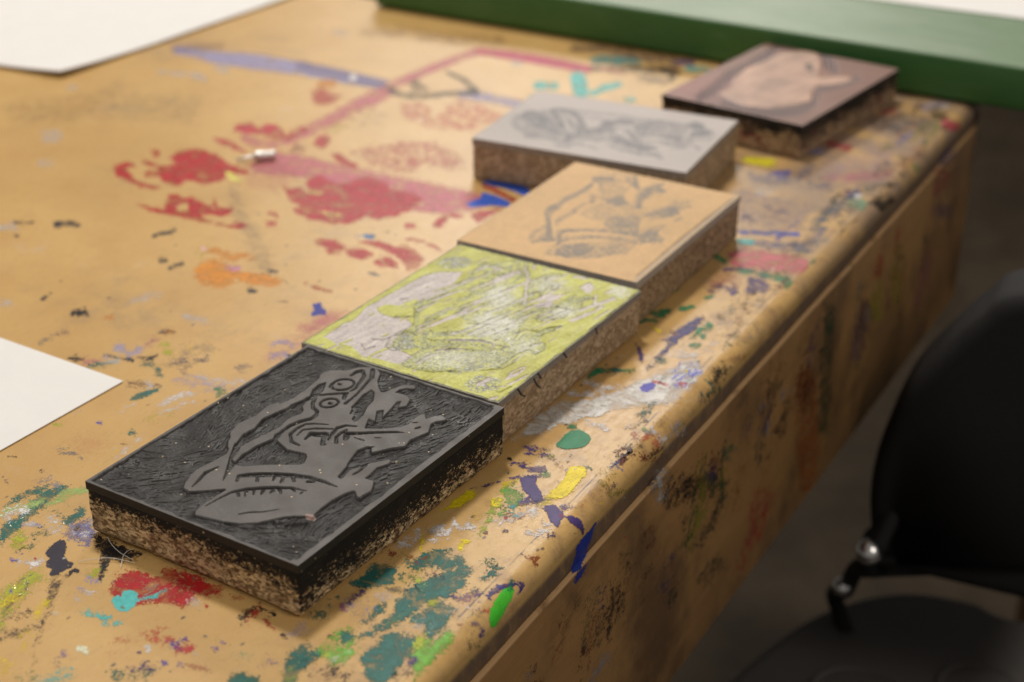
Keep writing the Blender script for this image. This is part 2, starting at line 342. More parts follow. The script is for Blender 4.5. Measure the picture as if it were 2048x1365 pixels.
# -- red and pink left side
S('P3', LAV, [(-60,65),(0,70),(90,85),(250,95),(430,125),(600,160),(770,200),(740,225),(600,205),(420,170),(250,150),(100,130),(0,100),(-60,90)], brk=.2, soft=.5, op=.8)
S('P3', PUR, [(-60,75),(0,72),(120,60)], 14, soft=.8, op=.35)
S('P3', LAV, [(1050,250),(1150,262),(1280,290),(1380,300)], 26, soft=.7, op=.7)
S('P3', PUR, [(430,140),(600,180),(750,215)], 30, brk=.8, soft=.8, op=.35)
S('P3', PINK, [(760,210),(900,150),(1040,95),(1110,75),(1130,90),(1060,110),(930,165),(800,220)], soft=.6, op=.75)
S('P3', (.55,.07,.15), [(1100,72),(1250,85),(1420,112),(1560,145),(1540,165),(1400,142),(1230,112),(1110,92)], brk=.2, soft=.3, op=.9)
S('P2', PINK, [(0,520),(130,500),(300,400),(500,290),(700,180),(880,95),(960,90),(960,140),(840,220),(700,270),(520,380),(300,470),(150,540),(40,560),(-120,560),(-220,500),(-200,460)], brk=.62, soft=.6, op=.75)
S('P2', PINK, [(-60,620),(60,610),(220,625),(420,680),(700,740),(1000,800),(1300,860),(1520,910),(1700,950),(1700,1000),(1560,1060),(1330,1080),(1150,1060),(900,1000),(700,960),(500,860),(300,800),(100,780),(-120,760),(-150,700)], brk=.62, soft=.5, op=.85)
S('P2', (.60,.22,.2), [(-200,700),(60,640),(200,800),(60,900),(-150,860)], brk=1.2, soft=.9, op=.25)
S('P1', RED, [(560,560),(640,510),(740,480),(850,500),(960,530),(1040,600),(1150,640),(1230,670),(1200,690),(1060,690),(1000,740),(880,770),(770,750),(700,740),(640,790),(520,760),(490,700),(470,640),(560,620),(630,610),(600,580)], brk=.62)
S('P1', RED, [(470,690),(400,705),(370,690),(390,670),(460,675),(500,640),(420,610),(360,590)], 26, brk=.62, op=.8)
S('P1', RED, [(110,640),(170,600),(270,600),(290,625),(230,640),(240,680),(280,730),(360,770),(500,800),(440,810),(340,795),(240,745),(140,710)], brk=.62)
S('P1', RED, [(430,510),(460,500),(480,525),(450,540)], 22, brk=.5)
S('P1', CRIM, [(930,395),(1020,405),(1100,440),(1170,490),(1220,520),(1140,500),(1040,465),(960,430)], brk=.62)
S('P1', CRIM, [(1080,340),(1130,285),(1220,265),(1300,320),(1360,280),(1440,280),(1500,330),(1540,400),(1440,410),(1330,370),(1230,360),(1140,335)], brk=.62, op=.95)
S('P1', CRIM, [(1560,380),(1620,330),(1680,320)], 50, brk=.8, op=.6)
S('P1', RED, [(290,920),(400,960),(530,985),(540,920),(560,870),(630,860),(700,890),(740,880),(830,920),(930,970),(930,880),(950,940),(980,970),(1100,965),(1060,1020),(980,1040),(900,1010),(830,1010),(850,1050),(930,1080),(1060,1100),(1150,1080),(1220,1110),(1150,1140),(1040,1120),(900,1095),(750,1060),(600,1030),(400,985)], brk=.62)
S('P1', (.56,.34,.12), [(620,960),(660,930),(720,920),(720,990),(650,1000)], brk=.2)
S('P1', CRIM, [(1390,1010),(1440,1025)], 26, brk=.62); S('P1', CRIM, [(1370,1100),(1430,1090)], 30, brk=.62)
S('P1', (.75,.66,.15), [(1050,690),(1090,715),(1150,750)], [40,52,20], brk=.3)
S('P2', CRIM, [(100,880),(240,885),(330,940),(290,850),(310,800),(400,790),(520,860),(600,850),(760,800),(860,830),(960,890),(1120,930),(1190,980),(1120,1040),(1000,1090),(860,1130),(760,1100),(640,1160),(480,1160),(300,1120),(200,1080),(190,1030),(240,1040),(150,960)], brk=.62, op=.88)
S('P2', (.66,.42,.17), [(360,1060),(560,1080),(560,1110),(440,1100)], brk=.3, soft=.1); S('P2', (.66,.42,.17), [(310,895),(420,910),(400,940),(320,930)], brk=.3, soft=.2)
S('P2', CRIM, [(340,540),(370,490),(430,460),(470,500),(450,550),(400,575)], brk=.62, op=.85)
S('P2', CRIM, [(480,620),(540,610),(620,670),(700,720),(640,730),(540,690)], brk=.62, op=.7); S('P2', (.35,.12,.1), [(200,540),(290,560),(260,600),(150,600)], brk=.6, op=.5)
S('P2', CRIM, [(340,200),(330,130),(400,100),(480,150),(560,170),(500,210),(380,235)], brk=.7, soft=.5, op=.7)
S('P2', (.52,.12,.12), [(640,600),(760,570),(900,560),(1080,520),(1280,540),(1440,620),(1500,700),(1380,720),(1200,690),(1100,760),(960,740),(820,700),(720,640)], brk=2.0, cov=.62, op=.75, soft=.2)
S('P2', (.6,.16,.12), [(1020,240),(1180,220),(1300,330),(1380,250),(1500,200),(1700,260),(1820,320),(1600,420),(1420,430),(1180,380),(1050,320)], brk=1.6, cov=.6, op=.8, soft=.25)
S('P2', CRIM, [(1260,1170),(1350,1090),(1480,1080),(1500,1110),(1400,1120),(1330,1190),(1280,1200)], brk=.5, op=.8); S('P2', CRIM, [(1560,1080),(1800,1040),(1620,1160)], brk=.5, op=.8)
S('P2', CRIM, [(1070,1180),(1110,1175)], 36, brk=.62)
S('P2', BLUB, [(1530,1000),(1640,960),(1660,915),(1760,940),(1880,1000),(1860,1030),(1700,1020),(1560,1035)], brk=.15)
S('P2', BLUB, [(1640,830),(1780,820),(1940,850),(2040,900),(2020,960),(1850,890),(1700,860)], brk=.15)
S('P2', (.35,.02,.02), [(1670,870),(1760,900),(1900,975)], 30, brk=.2)
S('P2', (.10,.09,.09), [(930,110),(1000,150),(1120,170),(1300,155),(1480,140),(1610,130),(1570,80),(1470,20),(1380,-20)], [40,36,30,30,24,50,40,30,20], brk=.4, soft=.3, op=.75)
S('P2', (.12,.10,.09), [(1100,60),(1130,30),(1180,70),(1240,120),(1100,130)], brk=.8, soft=.4, op=.6)
S('P2', (.85,.82,.8), [(640,20),(655,20)], 44, brk=.1, op=.7); S('P2', ORG, [(400,75),(490,70)], 50, brk=.3, op=.7, soft=.2)
S('P2', GRY, [(560,330),(700,270),(900,300),(860,400),(640,400)], brk=2.2, cov=.5, soft=.5, op=.4)
S('P2', (.62,.5,.15), [(420,440),(520,370),(600,390),(520,450)], brk=.8, soft=.6, op=.4)
S('P2', (.06,.18,.36), [(750,1255),(800,1260)], 36, brk=.4); S('P2', WHT, [(680,1260),(700,1262)], 24, brk=.4, soft=.3,op=.5)
S('D', CRIM, [(170,60),(300,40),(440,90),(560,140),(700,160),(820,220),(700,290),(560,250),(500,180),(430,210),(340,220),(290,150),(180,110)], brk=.62, op=.8)
S('D', CRIM, [(650,70),(900,70),(1080,140),(1240,130),(1420,260),(1360,350),(1220,420),(1180,330),(1080,230),(900,150)], brk=.62, op=.78)
S('D', CRIM, [(850,300),(920,240),(1030,250),(1090,310),(1110,380),(980,360),(870,330)], brk=.62, op=.85)
S('D', CRIM, [(1230,50),(1380,70),(1500,110),(1600,180)], [30,24,30,16], brk=.6, op=.6)
S('D', (.45,.10,.04), [(60,565),(180,600),(350,645)], [14,30,14], brk=.5, op=.7); S('D', GRY, [(780,435),(840,445),(900,470)], [34,34,10], brk=.4); 
S('D', BLU, [(130,780),(230,775),(250,820),(290,850),(310,915),(220,915),(140,925),(120,880),(170,850)], brk=.15)
S('D', PINK, [(120,1000),(320,900),(520,880),(420,960),(250,1060),(60,1090),(0,1050)], brk=.6, soft=.7, op=.55)
# orange splash and dark ticks on the left
S('R0', ORG, [(780,1070),(850,1035),(900,1050),(960,1085),(1050,1095),(1130,1120),(1120,1140),(1020,1140),(940,1120),(900,1150),(820,1145),(775,1110)], brk=.8, op=.9)
S('R0', ORG, [(820,1000),(870,1005),(940,1030),(1010,1025)], [16,22,30,12], brk=.9, op=.7); S('R0', (.6,.25,.45), [(910,1070),(950,1072)], 18, brk=.4); S('R0', (.75,.45,.4), [(812,995),(826,998)], 14, brk=.3)
for p, w_ in (([(225,900),(265,892),(310,900)],22), ([(60,893),(130,890)],9), ([(290,1252),(345,1250)],18), ([(680,1075),(730,1055)],14), ([(640,1040),(665,1042)],16), ([(615,945),(660,935),(700,920)],11),
              ([(170,1195),(200,1175)],10), ([(995,1160),(1020,1165)],14), ([(1080,1085),(1105,1090)],12), ([(640,1330),(690,1330)],14), ([(60,940),(70,942)],7), ([(340,1240),(350,1260)],10)):
    S('R0', (.04,.035,.04), p, w_, brk=.45, op=.9)
for p, w_ in (([(0,908),(40,905),(60,912)],18), ([(10,1210),(40,1212)],18), ([(520,1210),(580,1190),(640,1175)],[8,22,8]), ([(165,655),(205,655)],20), ([(740,1270),(820,1285)],18), ([(190,545),(225,545)],44), ([(870,270),(900,280)],26), ([(780,300),(810,310)],16), ([(280,350),(300,352)],16), ([(640,290),(760,300),(820,320)],12)):
    S('R0', (.58,.56,.56), p, w_, brk=.9, op=.55, soft=.15)
S('R0', GRY, [(420,430),(640,380),(800,400),(760,480),(560,470)], brk=3, soft=1, op=.22); S('R0', (.3,.2,.1), [(0,430),(300,390),(480,350),(300,480),(60,480)], brk=3, soft=1, op=.25)
S('R0', GRY, [(930,760),(960,850),(1020,960),(1060,1060)], [30,40,60,50], brk=2, soft=.7, op=.25)
# -- mid left, around the lower sheet
S('P8', BLK, [(280,345),(330,340),(380,355)], [20,36,14], brk=.5); S('P8', BLK, [(515,325),(600,335),(720,350)], [12,20,16], brk=.5); S('P8', BLK, [(760,338),(830,345),(890,330)], [10,20,22], brk=.5)
S('P8', (.6,.25,.2), [(380,375),(460,360),(540,350)], [30,30,20], brk=1.2, op=.7); S('P8', TEAL, [(420,400),(500,385),(600,370)], [16,24,10], brk=.8, op=.8, gl=.03)
S('P8', WHT, [(520,350),(620,360),(640,290),(690,300)], [20,30,30,20], brk=1.2, op=.5, soft=.2); S('P8', LAV, [(620,265),(680,300),(740,290),(790,270)], [24,30,30,16], brk=1.2, op=.6, soft=.2)
S('P8', TEAL, [(705,635),(760,590),(850,560),(930,540),(910,575),(830,615),(760,635)], brk=.3, gl=.10); S('P8', TEAL, [(880,420),(910,400),(930,470),(890,450)], brk=.7, gl=.05, op=.8)
S('P8', (.16,.08,.06), [(705,520),(780,520),(880,545),(900,530)], [14,30,24,10], brk=.8, op=.85); S('P8', WHT, [(830,510),(850,540)], 30, brk=.8, op=.8)
S('P8', WHT, [(885,685),(960,630),(1080,580),(1170,600),(1100,620),(1000,650),(920,680)], brk=.5, cov=.8, op=.85); S('P8', WHT, [(920,730),(1000,690),(1090,650),(1160,640),(1080,680),(980,715)], brk=.6, cov=.7, op=.6)
S('P8', WHT, [(650,720),(690,690),(745,670)], [6,14,6], brk=.5, cov=.8, op=.6); S('P8', WHT, [(1170,450),(1280,480),(1400,500),(1560,490),(1520,530),(1360,520),(1240,500)], brk=.7, op=.7, soft=.1)
S('P8', LAV, [(1050,500),(1200,480),(1400,560),(1330,570),(1200,540)], brk=1.6, op=.35, soft=.4); S('P8', GRN, [(1310,560),(1350,570),(1380,580)], [8,22,6], brk=.5); S('P8', GRN, [(1320,610),(1350,580)], 12, brk=.6, op=.7)
S('P8', (.2,.15,.14), [(930,380),(1050,375),(1200,360),(1240,340)], [6,16,18,8], brk=1.0, op=.7); S('P8', GRY, [(1060,360),(1080,300),(1180,260),(1270,280)], 30, brk=2, op=.35, soft=.3); S('P8', (.25,.18,.16), [(1080,420),(1120,400),(1100,390)], 30, brk=1, op=.5)
S('P8', TEAL, [(780,390),(830,380),(880,390)], [6,14,6], brk=.8, op=.6); S('P8', YG, [(925,250),(975,250)], 18, brk=.6); S('P8', YG, [(960,300),(1005,305)], 24, brk=.8, op=.6); S('P8', YEL, [(1125,260),(1140,260)], 14, brk=.5,op=.8)
S('P8', (.2,.1,.08), [(925,155),(960,160)], 20, brk=.5, op=.8); S('P8', ORG, [(960,165),(1005,165)], 10, brk=.8, op=.7); S('P8', (.4,.12,.25), [(830,245),(890,210)], 14, brk=1, op=.5); S('P8', ORG, [(535,50),(570,52)], 28, brk=.6, op=.6)
S('P8', BLK, [(290,30),(340,20),(400,20)], [16,36,28], brk=.5, op=.9); S('P8', GRY, [(75,235),(110,210),(180,170)], [24,14,8], brk=.8, op=.5); S('P8', (.3,.18,.14), [(200,170),(250,150)], 20, brk=1, op=.5)
S('P8', LAV, [(1730,240),(1790,230),(1840,250)], 20, brk=1, op=.7); S('P8', LAV, [(1720,330),(1780,315),(1830,325)], 22, brk=1, op=.7); S('P8', (.62,.3,.3), [(1700,330),(1850,230),(1980,190)], 70, brk=1.5, soft=.8, op=.3)
S('P8', (.25,.2,.18), [(1480,410),(1540,405)], 16, brk=1.2, op=.5); S('P8', PUL, [(475,797),(498,798)], 12, brk=.3); S('P8', TEALD, [(705,880),(730,878)], 18, brk=.6); S('P8', YG, [(175,808),(210,803)], 12, brk=.6,op=.8); S('P8', BLK, [(75,1132),(84,1132)], 11, brk=.3)
S('P8', WHT, [(600,1050),(680,980),(800,890)], 6, brk=.6, op=.6); S('P8', (.62,.28,.16), [(280,960),(420,900),(520,940),(380,1010)], brk=2, soft=.9, op=.18); S('P8', GRY, [(210,1005),(300,1010),(370,1050)], 5, brk=.6, op=.6); S('P8', GRY, [(220,990),(280,975)], 8, brk=1, op=.5)
# -- lower left corner
S('Q6', TEAL, [(0,530),(10,440),(90,400),(170,310),(280,230),(350,210),(415,205),(380,240),(280,320),(210,370),(130,450),(60,510),(0,555)], brk=.6, gl=.03, cov=.95)
S('Q6', TEAL, [(30,330),(100,270),(200,220),(290,200),(260,240),(150,280),(80,315)], brk=.6, gl=.02, cov=.9)
S('Q6', (.40,.52,.16), [(0,390),(60,355),(150,340),(250,300)], [30,40,44,30], brk=.7, op=.8); S('Q6', (.40,.52,.16), [(270,325),(340,290),(400,255),(500,235)], [20,36,48,34], brk=.4, op=.9)
S('Q6', WHT, [(30,385),(80,360),(150,350),(130,375)], 24, brk=1.2, cov=.8); S('Q6', (.3,.26,.28), [(235,185),(290,180),(320,210)], 20, brk=1.2, cov=.7, op=.8)
S('Q6', TEAL, [(360,440),(400,390),(460,355),(495,350),(480,390),(430,425),(380,445)], brk=.7, gl=.08); S('Q6', TEAL, [(290,370),(340,350),(400,380),(380,410)], brk=1.8, cov=.5, gl=.05, op=.8)
S('Q6', WHT, [(285,400),(330,415)], 22, brk=.7); S('Q6', WHT, [(295,465),(330,470),(370,455)], 24, brk=.8); S('Q6', LAV, [(130,438),(180,440),(235,443)], [10,16,4], brk=.5, op=.8); S('Q6', WHT, [(140,430),(185,440)], 14, brk=.6)
S('Q6', (.16,.15,.30), [(380,500),(390,460),(450,430),(520,410),(545,450),(560,520),(520,560),(450,535),(400,520)], brk=.8, op=.95); S('Q6', BLK, [(425,470),(460,450),(480,470),(450,482)], brk=.3); S('Q6', WHT, [(390,470),(440,500),(520,480),(530,430)], [20,30,20,16], brk=1.6, cov=.55, op=.8)
S('Q6', BLK, [(540,500),(620,520),(700,560),(790,590),(830,610),(760,650),(650,640),(590,600),(550,550)], brk=.6); S('Q6', BLK, [(600,590),(660,610),(640,680),(590,775),(570,765)], brk=.25, cov=.72)
S('Q6', YG, [(530,735),(560,700),(595,690),(575,740),(545,755)], brk=.8, gl=.06); S('Q6', LAV, [(520,765),(570,770)], 12, brk=.8, op=.8); S('Q6', WHT, [(510,830),(545,835)], 22, brk=.7); S('Q6', WHT, [(455,880),(470,890)], 16, brk=.8, op=.7); S('Q6', LAV, [(465,812),(490,815)], 12, brk=.8, op=.5)
S('Q6', (.025,.02,.035), [(265,600),(300,560),(345,530),(380,525),(388,570),(380,620),(400,650),(430,660),(420,690),(370,715),(330,740),(295,745),(290,720),(320,700),(275,685),(270,655),(300,640),(275,625)], brk=.10, gl=.02)
S('Q6', (.025,.02,.035), [(415,720),(440,705),(455,715)], 24, brk=.15); S('Q6', (.03,.025,.03), [(340,740),(310,840),(280,950),(240,1060),(200,1180),(190,1280)], [60,50,34,22,12,6], brk=.5, cov=.58, op=.8)
S('Q6', (.03,.025,.03), [(380,740),(440,715)], 8, brk=.4); S('Q6', PUL, [(70,648),(100,650)], 14, brk=.3); S('Q6', WHT, [(150,665),(200,645),(265,635),(230,665),(180,690)], brk=.7, cov=.85); S('Q6', WHT, [(110,655),(170,650)], 12, brk=.8, op=.7)
S('Q6', YG, [(65,520),(110,480),(150,510),(150,570),(100,590),(70,570)], brk=.9, gl=.30, cov=.85); S('Q6', YG, [(0,860),(60,800),(140,750),(230,715),(260,760),(180,810),(110,880),(60,940),(0,1040)], brk=1.0, gl=.32, cov=.75)
S('Q6', YEL, [(0,920),(30,870),(90,840),(120,870),(60,910)], brk=.8, gl=.1, op=.9); S('Q6', (.13,.07,.08), [(20,860),(100,800),(200,760),(130,860),(60,980),(0,1050)], brk=1.4, gl=.35, cov=.45); S('Q6', BLK, [(100,1000),(130,970),(170,955)], [8,30,14], brk=.7)
S('Q6', YEL, [(215,960),(240,930),(275,900)], [6,20,10], brk=1, cov=.7); S('Q6', (.1,.07,.05), [(0,1115),(80,1085),(180,1050),(240,1035)], [16,14,8,4], brk=.8, op=.7); S('Q6', YEL, [(140,1140),(150,1090),(170,1075)], 14, brk=1.2, cov=.6, op=.8)
S('Q6', TEALD, [(195,495),(230,485),(270,490)], 10, brk=1.2, cov=.7); S('Q6', TEALD, [(170,565),(190,562)], 10, brk=.6); S('Q6', PUL, [(110,600),(125,600)], 8, brk=.6)
S('Q6', RED, [(650,830),(660,780),(720,720),(800,715),(880,740),(960,740),(960,680),(1010,700),(1060,730),(1110,770),(1100,900),(1000,910),(900,890),(800,905),(700,900)], brk=.7, cov=.86)
S('Q7', RED, [(-40,300),(60,300),(200,360),(330,450),(430,470),(380,490),(400,540),(330,520),(240,560),(140,540),(40,630),(-60,620)], brk=.8, cov=.85)
S('Q6', CYA, [(650,890),(660,870),(695,855),(710,870),(720,825),(770,822),(805,840),(810,875),(790,915),(750,945),(700,945),(670,915)], brk=.06); S('Q6', CYA, [(805,880),(860,870),(920,855),(975,825)], [10,20,24,8], brk=.3); S('Q6', CYA, [(870,815),(905,800)], 10, brk=.8, op=.8)
S('Q6', CYA, [(480,955),(510,960),(535,972)], [4,20,6], brk=.5); S('Q6', CYA, [(575,970),(610,985),(645,980)], [10,36,8], brk=.5); S('Q6', CYA, [(610,1018),(635,1022)], 12, brk=.5); S('Q6', CYA, [(680,1025),(705,1015)], 10, brk=.6)
S('Q6', (.55,.08,.05), [(870,1100),(940,1080),(1000,1120),(960,1130)], 30, brk=1.3, cov=.6, op=.8); S('Q6', (.55,.12,.06), [(640,1190),(680,1190),(670,1240)], 30, brk=1.4, cov=.5, op=.6); S('Q6', (.5,.15,.08), [(680,1110),(740,1125),(800,1130)], 12, brk=1, cov=.6, op=.5)
S('Q6', (.72,.70,.50), [(460,1165),(495,1175)], 28, brk=.4); S('Q6', WHT, [(865,1155),(875,1170)], 24, brk=.4, op=.9); S('Q6', (.75,.73,.6), [(325,962),(332,962)], 16, brk=.3); S('Q6', PUL, [(380,1200),(390,1195)], 16, brk=.7, op=.7); S('Q6', GRY, [(320,1255),(345,1250)], 18, brk=1, op=.7)
S('Q6', PUL, [(1005,1148),(1040,1155)], 22, brk=.7, op=.9); S('Q6', PUL, [(1045,1130),(1060,1120)], 22, brk=.4); S('Q6', YEL, [(0,1250),(30,1240),(30,1280)], 30, brk=1.4, cov=.6, op=.8); S('Q6', (.1,.45,.42), [(260,1365),(330,1340),(405,1320)], [30,40,20], brk=1.2, cov=.75, op=.85)
S('Q6', TEALD, [(670,1325),(760,1340),(830,1300),(905,1280)], [20,40,40,10], brk=1.3, cov=.6); S('Q6', PUR, [(780,1290),(890,1275)], [10,22], brk=.8, op=.8); S('Q6', GRN, [(100,1350),(180,1330)], 26, brk=1.5, cov=.5, op=.7); S('Q6', YEL, [(0,1310),(20,1365)], 60, brk=1.4, cov=.5, op=.8)
S('Q6', PUL, [(960,1248),(972,1250)], 14, brk=.5); S('Q6', (.25,.2,.25), [(300,1020),(320,990)], 8, brk=.6, op=.8); S('Q6', YG, [(390,1050),(420,1000)], 20, brk=2, cov=.4, op=.3)
# -- front, below block one
S('Q7', BLK, [(540,745),(620,700),(700,640),(760,620),(720,700),(640,740),(590,805)], brk=.6, cov=.8); S('Q7', (.42,.04,.03), [(630,780),(700,690),(780,630),(760,680),(700,760),(650,800)], brk=.6, cov=.85); S('Q7', BLK, [(770,655),(830,680),(905,715)], [14,20,22], brk=.3)
S('Q7', (.42,.04,.03), [(800,750),(850,800),(890,840)], [14,22,8], brk=.4); S('Q7', (.2,.1,.06), [(800,725),(850,740)], 14, brk=.8, op=.7); S('Q7', BLK, [(980,920),(1030,950)], [26,10], brk=.4, op=.9); S('Q7', LAV, [(1080,900),(1150,840),(1190,830)], [20,40,20], brk=1.3, op=.5, soft=.2)
S('Q7', WHT, [(130,600),(180,610)], 26, brk=1.2, op=.5); S('Q7', RED, [(245,620),(262,645)], 18, brk=.4); S('Q7', RED, [(540,555),(590,550)], 16, brk=.8, op=.7); S('Q7', PUL, [(0,975),(50,950)], [18,22], brk=.4); S('Q7', CRIM, [(0,1030),(60,1020),(110,1035)], 34, brk=1.4, cov=.6, op=.8)
S('Q7', PUL, [(310,1035),(335,1045)], 20, brk=.5, op=.8); S('Q7', PUL, [(790,1190),(850,1175),(920,1185)], [8,16,10], brk=1, cov=.7, op=.8); S('Q7', (.15,.42,.25), [(560,1120),(600,1100),(635,1110)], 40, brk=1.5, cov=.5, op=.7); S('Q7', PUL, [(0,1205),(30,1215)], 20, brk=.6, op=.8)
S('Q7', (.45,.2,.1), [(60,1215),(180,1215),(290,1275)], 5, brk=.5, op=.7); S('Q7', (.2,.08,.06), [(1430,915),(1465,920)], 20, brk=.4, op=.9); S('Q7', TEALD, [(1270,745),(1370,730)], [10,20], brk=1.2, op=.6); S('Q7', TEAL, [(1495,545),(1520,560)], 22, brk=.5); S('Q7', TEAL, [(1420,620),(1440,635)], 22, brk=.7)
S('Q7', TEAL, [(1000,1240),(1010,1160),(1090,1060),(1170,990),(1230,985),(1240,1030),(1230,1090),(1320,1060),(1360,1070),(1340,1120),(1230,1200),(1150,1280),(1100,1365),(950,1400),(980,1300)], brk=.6, gl=.02)
S('Q7', LIME, [(1360,1110),(1400,1020),(1500,920),(1600,850),(1660,860),(1640,920),(1700,990),(1640,1100),(1540,1190),(1440,1170)], brk=1.1, cov=.72, gl=.03); S('Q7', TEAL, [(1480,1000),(1580,880),(1670,880),(1640,960),(1540,1010)], brk=.7, cov=.85); S('Q7', YEL, [(1380,1110),(1450,1000),(1480,1020),(1430,1110)], brk=1.4, cov=.5, op=.8)
S('Q7', YG, [(980,1320),(1060,1260),(1100,1290),(1040,1365)], brk=1.2, cov=.6, op=.8); S('Q7', WHT, [(1460,1150),(1560,1150)], 30, brk=2, cov=.5, op=.5)
S('Q7', BLK, [(1230,1235),(1300,1210),(1440,1220),(1560,1260),(1620,1300),(1590,1365),(1400,1365),(1330,1290),(1270,1290)], brk=1.5, cov=.55, op=.85); S('Q7', TEALD, [(470,1365),(520,1280),(640,1250),(650,1300),(740,1320),(760,1400),(480,1420)], brk=.5)
# -- big teal field near the edge
S('P6', TEAL, [(90,535),(180,470),(300,370),(400,355),(450,400),(490,410),(440,470),(460,520),(380,570),(220,575),(150,550)], brk=.6, gl=.004)
S('P6', TEAL, [(540,370),(600,330),(660,300),(740,270),(850,245),(940,250),(900,290),(960,310),(1040,285),(1040,330),(960,400),(1060,380),(1120,430),(1050,480),(1080,520),(1000,590),(900,660),(830,640),(760,690),(700,720),(640,760),(560,830),(450,880),(380,920),(300,940),(160,1010),(150,980),(240,930),(330,890),(430,790),(470,690),(560,600),(640,530),(760,500),(860,460),(820,400),(700,400),(600,390)], brk=.6, gl=.012)
S('P6', TEAL, [(580,870),(600,800),(680,780),(740,700),(850,700),(950,730),(980,780),(920,830),(900,900),(820,960),(740,1010),(700,960),(720,890),(640,870)], brk=.6, gl=.012)
S('P6', TEAL, [(160,1170),(260,1090),(350,990),(450,930),(560,960),(650,990),(640,1060),(600,1140),(520,1200),(460,1290),(390,1365),(300,1400),(220,1330),(200,1240)], brk=.6, gl=.018)
S('P6', TEALD, [(200,870),(250,800),(330,730),(380,700),(360,770),(270,830),(130,925)], brk=.6, cov=.9); S('P6', (.03,.07,.07), [(370,570),(450,560),(560,590),(540,615),(440,600)], brk=.5, cov=.8, op=.85)
S('P6', TEALD, [(560,540),(600,440),(640,430),(620,520)], brk=1.3, cov=.6, op=.8); S('P6', (.06,.05,.05), [(650,480),(760,470),(850,450)], [14,40,14], brk=1.2, cov=.6, op=.7); S('P6', TEAL, [(480,480),(500,450),(540,460),(520,510)], brk=.6)
S('P6', (.40,.46,.05), [(560,480),(600,440),(680,520)], 30, brk=1.8, cov=.5); S('P6', LIME, [(630,1340),(610,1100),(650,1000),(720,980),(780,1040),(850,960),(940,920),(930,1010),(850,1110),(760,1200),(690,1290)], brk=.6, cov=.88, gl=.01); S('P6', YG, [(620,1100),(660,960),(730,960),(700,1080)], brk=.8, cov=.8)
S('P6', YG, [(730,720),(770,680),(800,690),(780,730)], brk=.7); S('P6', RUS, [(590,310),(620,330)], 20, brk=.5); S('P6', (.35,.06,.08), [(640,350),(655,355)], 16, brk=.4); S('P6', RED, [(10,710),(30,745)], [10,30], brk=.4); S('P6', GRY, [(60,740),(80,700),(200,650),(220,760),(130,830)], brk=1.6, cov=.5, op=.5); S('P6', LAV, [(60,730),(100,700),(220,740)], [20,26,20], brk=1.6, op=.5)
S('P6', PUR, [(80,695),(140,640),(200,600)], [14,22,12], brk=.7, op=.85); S('P6', WHT, [(310,635),(380,640),(410,650)], [26,44,30], brk=.7); S('P6', (.5,.5,.48), [(650,900),(720,910),(700,890)], 24, brk=1.3, cov=.6, op=.8); S('P6', (.55,.5,.45), [(935,760),(990,790)], 20, brk=1.1, cov=.6); S('P6', PUR, [(590,1200),(630,1180)], 36, brk=.5)
S('P6', BLK, [(470,1310),(530,1300),(600,1300)], [8,16,10], brk=1.2, cov=.6, op=.7)
S('P6', TEAL, [(1250,360),(1290,430),(1300,380)], [10,34,14], brk=1.2, cov=.7); S('P6', TEAL, [(1120,430),(1220,440),(1300,400),(1380,360)], [20,30,30,10], brk=3.0, cov=.3, op=.9); S('P6', TEAL, [(1220,490),(1240,485)], 20, brk=.8); S('P6', TEAL, [(1100,640),(1130,590),(1150,560)], 30, brk=1.5, cov=.5); S('P6', TEAL, [(1130,790),(1160,720)], 26, brk=1.5, cov=.5)
S('P6', PUR, [(950,650),(1000,660),(1100,640),(1160,625),(1240,630)], [30,44,26,26,8], brk=.7, cov=.85, op=.9); S('P6', (.55,.3,.3), [(1020,670),(1100,650)], 40, brk=1.3, op=.5)
S('P6', (.04,.03,.16), [(1245,665),(1270,620),(1340,570),(1440,545),(1520,535),(1545,570),(1510,610)], [20,44,46,34,34,40,16], brk=.25); S('P6', PUR, [(1120,875),(1170,890),(1200,930),(1190,975)], [14,26,22,16], brk=.4); S('P6', BLK, [(1100,1030),(1110,1080),(1120,1110)], 14, brk=1.2, cov=.6, op=.5); S('P6', BLK, [(1140,1020),(1160,1080)], 12, brk=1.2, cov=.6, op=.4)
S('P6', (.06,.50,.03), [(1265,900),(1255,830),(1270,750),(1310,660),(1370,590),(1430,560),(1460,590),(1450,650),(1410,720),(1360,810),(1310,885),(1285,910)], brk=.04); S('P6', TEALD, [(1430,580),(1450,520)], [26,8], brk=.6); S('P6', PUR, [(1150,765),(1190,770)], 14, brk=.8, op=.7)
S('P6', YEL, [(690,130),(690,190),(680,250)], [16,32,20], brk=.5, cov=.85); S('P6', YEL, [(1010,260),(1010,220),(1040,205)], [8,30,20], brk=.4); S('P6', YEL, [(1045,175),(1070,185)], 22, brk=.5); S('P6', (.35,.3,.05), [(360,320),(480,330),(560,310)], 40, brk=2, cov=.4, op=.7); S('P6', RUS, [(430,285),(440,290)], 18, brk=.6)
